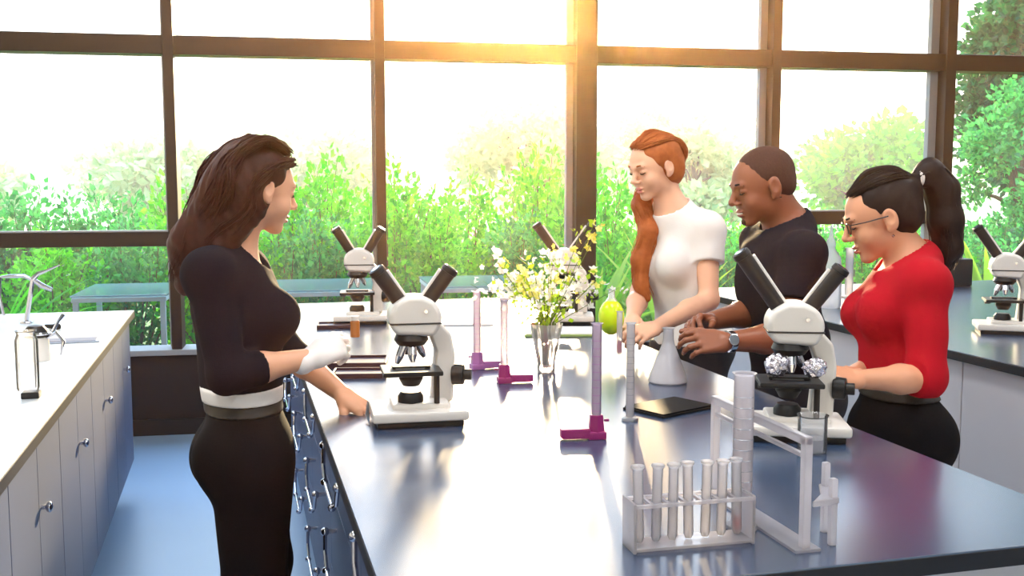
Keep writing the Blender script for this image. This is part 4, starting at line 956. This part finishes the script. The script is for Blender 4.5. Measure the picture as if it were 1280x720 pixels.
for nm, m_, cond in (('blossom', M['petal'], lambda i: i % 4 != 1 and i > 2), ('yellow_blossom', M['petal_y'], lambda i: i % 4 == 1 or i <= 2)):
    V_ = []; F_ = []
    for p1, p2, p3, i in tips:
        if not cond(i): continue
        for q in range(9 if nm == 'blossom' else 7):
            c = np.array(p1.lerp(p3, rg.uniform(0.45, 1.05))) + rg.normal(size=3) * (0.014 if i > 2 else 0.010)
            v, f = petals(c, 5, rg.uniform(0.009, 0.017), 0.35, rg); F_ += [tuple(x + len(V_) for x in q_) for q_ in f]; V_ += v
    raw_mesh(nm, V_, F_, m_, fl)
V_ = []; F_ = []
for p1, p2, p3, i in tips:
    for q in range(9):
        c = np.array(p1.lerp(p3, rg.uniform(0.05, 1.0))) + rg.normal(size=3) * 0.012
        d = unit(rg.normal(size=3)); s_ = unit(np.cross(d, rg.normal(size=3))); l = rg.uniform(0.014, 0.030)
        i0 = len(V_); V_ += [c, c + d * l * 0.5 + s_ * l * 0.3, c + d * l, c + d * l * 0.5 - s_ * l * 0.3]; F_.append((i0, i0 + 1, i0 + 2, i0 + 3))
raw_mesh('leaves', V_, F_, M['sprig'], fl)

# flasks and held things
t = thing('round_flask', 'round flask of lime-yellow liquid held up by the woman in white', 'flask', (1.322, 3.56, 1.045))
MB().ball((0, 0, 0.0), (0.048, 0.048, 0.066), 28).build('bulb', M['lime'], t)
MB().lathe([(0.0, 0.05), (0.022, 0.060), (0.013, 0.072), (0.012, 0.10), (0.016, 0.103)], (0, 0, 0), 18).build('neck', M['glass_white'], t)
t = thing('conical_flask', 'white conical flask on the bench, held between the hands of the man', 'flask', (1.318, 3.03, TOP + 0.0005))
MB().lathe([(0, 0), (0.056, 0.0), (0.062, 0.006), (0.056, 0.03), (0.020, 0.125), (0.0165, 0.14), (0.0165, 0.172), (0.021, 0.176), (0.014, 0.172), (0.0, 0.120)], (0, 0, 0), 28).build('glass_body', M['glass_white'], t)
MB().lathe([(0, 0.003), (0.055, 0.003), (0.052, 0.03), (0.030, 0.09), (0, 0.09)], (0, 0, 0), 28).build('liquid', mat('milky_liquid', (0.96, 0.96, 0.97), 0.3), t)
t = thing('test_tube', 'upright glass test tube in the fingers of the woman in white', 'test tube', (1.288, 3.385, 0.935), 0)
MB().lathe([(0, 0), (0.007, 0.001), (0.010, 0.01), (0.010, 0.15), (0.013, 0.153), (0.008, 0.15)], (0, 0, 0), 18).build('tube', M['glass_white'], t)
MB().rod((0, 0, 0.008), (0, 0, 0.05), 0.0075, seg=16).build('liquid', mat('pink_liquid', (0.85, 0.35, 0.45), 0.2), t)
t = thing('vial', 'small amber vial pinched in the white gloved hand', 'vial', (0.305, 2.80, 1.118))
MB().rod((0, 0, 0), (0, 0, 0.045), 0.013, seg=18, bev=0.003).build('glass_body', M['amber'], t)
MB().rod((0, 0, 0.045), (0, 0, 0.058), 0.010, seg=16, bev=0.002).build('cap', M['mwhite'], t)
t = thing('forceps', 'slim steel forceps hanging from the bare hand at the bench edge', 'forceps', (0.325, 2.775, TOP + 0.003))
MB().tube([(0.012, 0.03, 0.035), (0.006, -0.03, 0.012), (0, -0.10, 0.001)], [0.002, 0.0028, 0.001], 6).tube([(0.012, 0.03, 0.035), (0.0, -0.03, 0.012), (0, -0.10, 0.001)], [0.002, 0.0028, 0.001], 6).build('arms', M['steel'], t)
# beaker with foil by the long-tubed microscope
t = thing('beaker', 'small glass beaker in front of the long-tubed microscope', 'beaker', (1.30, 2.14, TOP + 0.0005))
MB().lathe([(0, 0), (0.030, 0), (0.034, 0.004), (0.034, 0.085), (0.037, 0.09), (0.032, 0.086), (0.032, 0.006), (0, 0.003)], (0, 0, 0), 26).build('glass_body', M['glass'], t)
MB().rod((0, 0, 0.004), (0, 0, 0.035), 0.031, seg=24).build('liquid', M['glass_white'], t)
def foil(label, x, y, z, r, seed):
    g = np.random.default_rng(seed); bm = bmesh.new(); bmesh.ops.create_icosphere(bm, subdivisions=3, radius=1)
    for v in bm.verts:
        n = v.co.normalized(); k_ = 1 + 0.16 * math.sin(9 * n.x + 5 * n.z) * math.cos(8 * n.y) + g.uniform(-.09, .09); v.co = Vector((n.x * r[0] * k_, n.y * r[1] * k_, n.z * r[2] * k_))
    me = bpy.data.meshes.new('foil'); bm.to_mesh(me); bm.free(); o = link('foil_ball', me, M['foil']); o.location = (x, y, z)
    return tag(o, label, 'foil', 'crumpled foil pieces')
foil('crumpled foil resting on the stage of the long-tubed microscope, left piece', 1.275, 2.27, 1.088, (0.030, 0.024, 0.028), 2)
foil('crumpled foil resting on the stage of the long-tubed microscope, right piece', 1.36, 2.235, 1.083, (0.030, 0.022, 0.024), 3)

# left counter
t = thing('tap', 'chrome tap with a bent spout and lever at the far end of the left counter', 'tap', (-0.93, 5.10, TOP + 0.0005))
MB().rod((0, 0, 0), (0, 0, 0.012), 0.030, 0.026, 20, 0.003).rod((0, 0, 0.01), (0.035, 0, 0.20), 0.010, 0.010).build('column', M['chrome'], t)
MB().tube([(0.035, 0, 0.195), (0.0, 0, 0.215), (-0.06, 0, 0.215), (-0.10, -0.01, 0.212), (-0.105, -0.012, 0.13), (-0.09, -0.012, 0.04)], [0.008, 0.009, 0.009, 0.009, 0.008, 0.006], 12).build('spout', M['chrome'], t)
MB().tube([(0.035, 0, 0.20), (0.06, 0.0, 0.225), (0.10, 0, 0.24), (0.15, 0, 0.262)], [0.012, 0.010, 0.006, 0.003], 10).tube([(0.035, 0, 0.20), (0.07, 0, 0.17), (0.115, 0, 0.148)], [0.010, 0.013, 0.009], 12).build('lever', M['chrome'], t)
t = thing('sink', 'long shallow dark sink basin set in the left counter', 'sink', (-0.69, 4.46, TOP + 0.0005), 0.04)
MB().box((0, 0, 0.003), (0.30, 0.13, 0.005), 0.002).build('rim', M['steel'], t)
MB().box((0, 0, 0.006), (0.27, 0.105, 0.002)).build('basin', M['tray'], t)
t = thing('stopper', 'small black rubber stopper lying between the tap and the sink', 'stopper', (-0.79, 4.86, TOP + 0.012), -0.6)
MB().rod((-0.03, 0, 0), (0.03, 0, 0), 0.008, 0.012, 14, 0.002).rod((0.025, 0, 0), (0.045, 0, 0), 0.016, 0.014, 14, 0.002).build('plug', M['mblack'], t)
t = thing('specimen_jar', 'tall clear glass jar with a dark foot on the left counter', 'jar', (-0.605, 3.30, TOP + 0.0005))
MB().lathe([(0.028, 0.02), (0.032, 0.03), (0.032, 0.17), (0.026, 0.19), (0.030, 0.20), (0.024, 0.196), (0.024, 0.03)], (0, 0, 0), 24).build('glass_body', M['glass'], t)
MB().box((0.008, -0.004, 0.010), (0.05, 0.05, 0.020), 0.004).build('foot', M['mblack'], t)
t = thing('dispenser', 'chrome and white dispenser with a striped domed cap on the left counter', 'dispenser', (-0.70, 4.00, TOP + 0.0005))
MB().lathe([(0, 0), (0.045, 0), (0.048, 0.01), (0.042, 0.075), (0.036, 0.085), (0, 0.085)], (0, 0, 0), 24).build('container', M['mwhite'], t)
MB().lathe([(0.040, 0.085), (0.046, 0.095), (0.042, 0.108), (0.026, 0.125), (0, 0.130)], (0, 0, 0), 24).build('cap', M['mblack'], t)
MB().lathe([(0.047, 0.094), (0.0485, 0.098), (0.045, 0.104)], (0, 0, 0), 24).build('cap_band', M['chrome'], t)
MB().tube([(0.035, -0.01, 0.08), (0.07, -0.02, 0.10), (0.095, -0.03, 0.07), (0.085, -0.03, 0.02)], [0.006, 0.008, 0.007, 0.004], 10).tube([(0.05, 0, 0.09), (0.075, 0.01, 0.14), (0.09, 0.02, 0.16)], [0.006, 0.005, 0.008], 10).build('nozzle', M['chrome'], t)

# right counter glassware
t = thing('wash_bottle', 'tall clear bottle with a pointed top on the right counter beside the man', 'bottle', (2.93, 4.70, TOP + 0.0005))
MB().lathe([(0, 0), (0.052, 0), (0.058, 0.01), (0.058, 0.20), (0.050, 0.26), (0.022, 0.30), (0.020, 0.315)], (0, 0, 0), 28).build('glass_body', M['glass_white'], t)
MB().lathe([(0.024, 0.312), (0.024, 0.335), (0.012, 0.36), (0.004, 0.42), (0, 0.424)], (0, 0, 0), 20).build('pointed_cap', M['glass_white'], t)
t = thing('measuring_cylinder', 'narrow clear measuring cylinder on the right counter behind the wash bottle', 'glass cylinder', (3.30, 5.10, TOP + 0.0005))
MB().lathe([(0, 0), (0.045, 0), (0.045, 0.008), (0.022, 0.014), (0.022, 0.27), (0.028, 0.276), (0.019, 0.27), (0.019, 0.02)], (0, 0, 0), 22).build('glass_body', M['glass_white'], t)
t = thing('petri_dish', 'shallow dark dish on the right counter below the glass bottles', 'dish', (3.02, 4.42, TOP + 0.0005))
MB().lathe([(0, 0), (0.085, 0), (0.092, 0.016), (0.086, 0.016), (0.080, 0.004), (0, 0.004)], (0, 0, 0), 30).build('dish_body', M['mblack'], t)
t = thing('water_bath', 'small dark teal water bath at the far end of the right counter', 'lab machine', (4.30, 5.56, TOP + 0.0005), -0.1)
MB().box((0, 0, 0.085), (0.22, 0.18, 0.17), 0.012).build('housing', M['teal'], t)
MB().lathe([(0.08, 0.17), (0.078, 0.185), (0.03, 0.20), (0, 0.202)], (0, 0, 0), 24).build('lid', M['steel'], t)
MB().rod((0.0, 0, 0.20), (0, 0, 0.22), 0.012, seg=14, bev=0.002).build('lid_knob', M['mblack'], t)

# ================================================================== OUTSIDE
struct(MB().box((6, 60, -0.10), (160, 106.6, 0.06)).build('ground', M['soil']))
# hillside
nx, ny = 60, 30; V_ = []; F_ = []
for j in range(ny):
    for i in range(nx):
        x = -60 + i * 4.0; y = 34 + j * 3.0; tt_ = j / (ny - 1)
        V_.append((x, y, -0.1 + 4.6 * (1 - (1 - tt_) ** 2) * (0.85 + 0.15 * math.sin(x * 0.06 + 1)) + 0.5 * math.sin(x * 0.21 + j * 0.3) * tt_ + (x > 20) * (x - 20) * 0.06 * tt_))
for j in range(ny - 1):
    for i in range(nx - 1): a = j * nx + i; F_.append((a, a + 1, a + 1 + nx, a + nx))
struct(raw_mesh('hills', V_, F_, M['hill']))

def leaves(C_, D_, size, g, fold=0.25, wide=0.32):
    """rhombus leaves folded on the midrib: base points C_, directions D_"""
    n = len(C_); s_ = size * g.uniform(0.6, 1.25, n)[:, None]
    D_ = D_ / np.linalg.norm(D_, axis=1)[:, None]; A_ = np.cross(D_, g.normal(size=(n, 3))); A_ /= np.linalg.norm(A_, axis=1)[:, None]; N_ = np.cross(A_, D_)
    P0 = C_; P1 = C_ + D_ * s_ * 0.45 + A_ * s_ * wide + N_ * s_ * fold * 0.4; P2 = C_ + D_ * s_; P3 = C_ + D_ * s_ * 0.45 - A_ * s_ * wide + N_ * s_ * fold * 0.4
    V = np.stack([P0, P1, P2, P3], 1).reshape(-1, 3); F = np.arange(4 * n).reshape(n, 4)
    return V, F
def make_shrub(seed, mleaf, h=1.0, spread=0.45, nst=46, per=62, size=0.05):
    g = np.random.default_rng(seed); t = thing('shrub', '', 'shrub'); st = MB(); C_ = []; D_ = []
    for i in range(nst):
        a = g.uniform(0, 2 * PI); r0 = g.uniform(0, 0.10); R_ = spread * g.uniform(0.15, 1.0); H_ = h * (1 - 0.35 * (R_ / spread) ** 2) * g.uniform(0.62, 1.0)
        dx, dy = math.cos(a), math.sin(a)
        pts = np.array([(dx * r0, dy * r0, 0), (dx * (r0 + R_ * 0.45), dy * (r0 + R_ * 0.45), H_ * 0.4), (dx * R_ * 0.85, dy * R_ * 0.85, H_ * 0.75), (dx * R_ + g.normal() * 0.04, dy * R_ + g.normal() * 0.04, H_)])
        if i % 3 == 0: st.tube(pts, [0.009, 0.007, 0.004, 0.002], 5)
        tt_ = g.uniform(0.05, 1.0, per) ** 0.75 * 2.999; ii = tt_.astype(int); f = (tt_ - ii)[:, None]
        p = pts[ii] * (1 - f) + pts[ii + 1] * f
        d = g.normal(size=(per, 3)) * A3(1, 1, 0.6) + A3(dx * 0.3, dy * 0.3, 0.45)
        d /= np.linalg.norm(d, axis=1)[:, None]
        C_.append(p + d * g.uniform(0.0, 0.085, per)[:, None]); D_.append(d)
    V, F = leaves(np.concatenate(C_), np.concatenate(D_), size, g)
    st.build('branches', M['bark'], t); raw_mesh('foliage', V, F, mleaf, t, smooth=False)
    return t
protos = {}
def shrub(kind, x, y, s, hz, rz, label, group):
    cfg = dict(bright=(21, 'leaf'), cool=(22, 'leaf_cool'), dark=(23, 'leaf_dark'))[kind]
    if kind not in protos: ob = protos[kind] = make_shrub(cfg[0], M[cfg[1]])
    else: ob = copy_tree(protos[kind])
    ob.location = (x, y, -0.08); ob.rotation_euler = (0, 0, rz); ob.scale = (s, s, hz)
    tag(ob, label, 'shrub', group)
    return ob
rs = random.Random(5)
where = ['at the left edge of the leftmost window', 'in the middle of the leftmost window', 'beside the first mullion from the left', 'behind the long brown hair of the standing woman', 'right of the face of the standing woman',
         'left of the second mullion', 'above the nearest microscope', 'in the centre of the middle window', 'behind the lilac-footed cylinder', 'behind the flower vase', 'at the widest mullion',
         'between the wide mullion and the woman in white', 'behind the woman in white', 'between the woman in white and the man', 'behind the man', 'right of the man below the right crossbar', 'behind the glasses of the woman in red', 'behind the ponytail of the woman in red', 'at the right-hand edge of the windows', 'outside beyond the right window edge']
hts_b = [2.0, 1.75, 1.65, 1.65, 1.65, 1.75, 1.9, 1.8, 1.7, 2.0, 1.85, 1.4, 1.3, 1.45, 1.4, 1.2, 1.3, 1.5, 1.9, 2.1]
hts_f = [1.45, 1.3, 1.25, 1.4, 1.5, 1.45, 1.55, 1.4, 1.4, 1.5, 1.4, 1.3, 1.35, 1.4, 1.35, 1.2, 1.25, 1.3, 1.5, 1.6]
for i in range(20):
    x = -3.1 + i * 0.66
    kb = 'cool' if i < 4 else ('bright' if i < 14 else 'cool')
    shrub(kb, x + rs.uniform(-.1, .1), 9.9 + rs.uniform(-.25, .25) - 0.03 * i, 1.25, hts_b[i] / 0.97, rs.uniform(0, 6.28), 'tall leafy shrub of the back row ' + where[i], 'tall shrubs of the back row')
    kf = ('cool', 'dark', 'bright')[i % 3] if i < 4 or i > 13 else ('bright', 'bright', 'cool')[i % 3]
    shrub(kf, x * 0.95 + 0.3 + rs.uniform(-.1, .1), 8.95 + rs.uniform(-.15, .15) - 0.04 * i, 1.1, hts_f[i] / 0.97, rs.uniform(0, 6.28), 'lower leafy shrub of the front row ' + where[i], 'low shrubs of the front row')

def tree(label, x, y, h, r, mleaf, n, size, seed, group=None, zc=0.62):
    g = np.random.default_rng(seed); t = thing('tree', label, 'tree', (x, y, -0.1), 0, group); tr = MB(); C_ = []; D_ = []
    tr.tube([(0, 0, 0), (0.05 * h * 0.3, 0, h * 0.25), (0, 0.03, h * 0.5), (0, 0, h * 0.8)], [0.035 * h, 0.028 * h, 0.020 * h, 0.006 * h], 10)
    nb = 26
    for i in range(nb):
        v = unit(g.normal(size=3)); c = A3(v[0] * r * 0.72, v[1] * r * 0.72, h * zc + v[2] * h * 0.30); rr = r * g.uniform(0.28, 0.46)
        tr.tube([(0, 0, h * g.uniform(0.25, 0.6)), tuple(c * A3(0.5, 0.5, 1) - A3(0, 0, rr * 0.4)), tuple(c)], [0.012 * h, 0.008 * h, 0.003 * h], 6)
        u = g.normal(size=(n // nb, 3)); u /= np.linalg.norm(u, axis=1)[:, None]
        C_.append(c + u * rr * (g.random((n // nb, 1)) ** 0.4) * A3(1, 1, 0.8)); D_.append(u + g.normal(size=u.shape) * 0.7)
    tr.build('trunk', M['bark'], t); V, F = leaves(np.concatenate(C_), np.concatenate(D_), size, g, wide=0.36); raw_mesh('crown', V, F, mleaf, t, smooth=False)
    return t
tree('big dark green tree filling the pane at the right edge', 10.95, 11.2, 4.9, 1.8, M['leaf_dark'], 30000, 0.12, 51)
tree('fresh green tree in front of the big dark tree at the right edge', 8.7, 10.0, 3.0, 0.9, M['leaf_cool'], 7000, 0.08, 52, zc=0.55)
far = [(-7, 27, 2.9, 2.0), (-2.0, 30, 2.6, 2.2), (2.4, 33, 3.4, 2.4), (8.9, 31, 4.4, 2.6), (15.4, 34, 4.8, 3.0), (18.2, 27, 3.6, 2.0), (19.6, 21, 3.4, 1.8), (25, 26, 5.0, 2.6), (12.0, 26, 3.0, 1.6)]
fl_ = ['leftmost, beyond the left window', 'in line with the first mullion', 'beyond the second window pane', 'beyond the middle window', 'in line with the woman in white', 'between the man and the right crossbar', 'in line with the woman in red', 'beyond the right mullion', 'small one left of the man']
for (x, y, h, r), lb in zip(far, fl_):
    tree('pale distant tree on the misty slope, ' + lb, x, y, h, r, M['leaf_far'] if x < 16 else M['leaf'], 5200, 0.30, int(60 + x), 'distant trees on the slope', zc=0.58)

def strap_plant(label, x, y, n, L, m, seed):
    g = np.random.default_rng(seed); t = thing('strap_leaf_plant', label, 'plant', (x, y, -0.08)); V = []; F = []
    for i in range(n):
        a = g.uniform(0, 2 * PI); el = g.uniform(0.1, 0.8); l = L * g.uniform(0.7, 1.1); w = 0.045 * g.uniform(0.7, 1.3); d = A3(math.cos(a), math.sin(a), 0); s_ = A3(-math.sin(a), math.cos(a), 0); p = A3(0, 0, 0) + d * 0.03; ang = el * 0.5; b0 = len(V)
        for k_ in range(9):
            tt_ = k_ / 8; ww = w * math.sin(PI * min(1, 0.12 + tt_ * 0.88)) + 0.002
            nz_ = A3(-d[0] * math.cos(ang), -d[1] * math.cos(ang), math.sin(ang)) * ww * 0.25
            V += [p + s_ * ww + nz_, p - nz_ * 0, p - s_ * ww + nz_]
            p = p + (d * math.sin(ang) + A3(0, 0, 1) * math.cos(ang)) * l / 8; ang += el * 0.30
        for k_ in range(8):
            q = b0 + k_ * 3; F += [(q, q + 1, q + 4, q + 3), (q + 1, q + 2, q + 5, q + 4)]
    raw_mesh('blades', V, F, m, t)
strap_plant('broad strap-leaved plant outside, between the vase and the woman in white', 2.72, 7.75, 46, 1.2, M['blade'], 3)
strap_plant('broad strap-leaved plant outside, just right of the wide mullion', 3.35, 7.70, 42, 1.25, M['blade'], 4)
strap_plant('strap-leaved plant outside the right window behind the right microscope', 6.3, 7.55, 50, 1.35, M['blade'], 5)
strap_plant('strap-leaved plant outside at the lower left corner of the windows', -1.75, 7.95, 44, 1.25, M['leaf'], 6)

def out_table(label, x0, x1, y0, y1, z):
    t = thing('outdoor_table', label, 'table', ((x0 + x1) / 2, (y0 + y1) / 2, -0.07), -0.06, 'frosted tables outside'); w, d = x1 - x0, y1 - y0
    MB().box((0, 0, z + 0.075), (w, d, 0.012), 0.003).build('table_top', M['outglass'], t)
    fb = MB()
    for sg in (-1, 1): fb.box((0, sg * (d / 2 - 0.02), z + 0.05), (w - 0.02, 0.03, 0.03), 0.004); fb.box((sg * (w / 2 - 0.02), 0, z + 0.05), (0.03, d - 0.02, 0.03), 0.004)
    fb.build('frame', M['outmetal'], t)
    for sx in (-1, 1):
        for sy in (-1, 1): MB().box((sx * (w / 2 - 0.03), sy * (d / 2 - 0.03), (z + 0.04) / 2), (0.035, 0.035, z + 0.04), 0.004).build('leg', M['outmetal'], t)
out_table('frosted glass-topped table outside, behind the tap of the left counter', -1.02, -0.42, 7.15, 8.0, 0.80)
out_table('frosted glass-topped table outside, behind the chest of the woman in black', 0.20, 1.05, 7.15, 8.0, 0.80)
out_table('frosted glass-topped table outside, behind the nearest microscope', 1.35, 2.10, 7.15, 8.0, 0.80)

# ================================================================== HAZE (outdoor mist, and an indoor volume added for sun glow)
def haze(name, lo, hi, dens, g, col):
    m = bpy.data.materials.new(name); m.use_nodes = True; n = m.node_tree; n.nodes.clear(); o = n.nodes.new('ShaderNodeOutputMaterial')
    v = n.nodes.new('ShaderNodeVolumeScatter'); v.inputs['Density'].default_value = dens; v.inputs['Anisotropy'].default_value = g; v.inputs['Color'].default_value = (*col, 1)
    n.links.new(v.outputs[0], o.inputs['Volume'])
    c = [(a + b) / 2 for a, b in zip(lo, hi)]; d = [b - a for a, b in zip(lo, hi)]
    ob = MB().box(c, d).build(name, m); tag(ob, kind='stuff')
    return ob
tag(haze('indoor_glow_haze', (-2.89, -3.04, 0.003), (6.19, 6.03, 3.26), 0.0036, 0.91, (1.0, 0.56, 0.25)), 'thin orange haze added in the lab air for the glow of the sun', 'haze')  # added volume; the orange sun glow is put into its scatter colour
tag(haze('outdoor_mist', (-60, 14, -0.02), (120, 64, 7.5), 0.0055, 0.6, (1, 1, 1)), 'pale sunlit mist over the slope beyond the shrubs', 'mist')
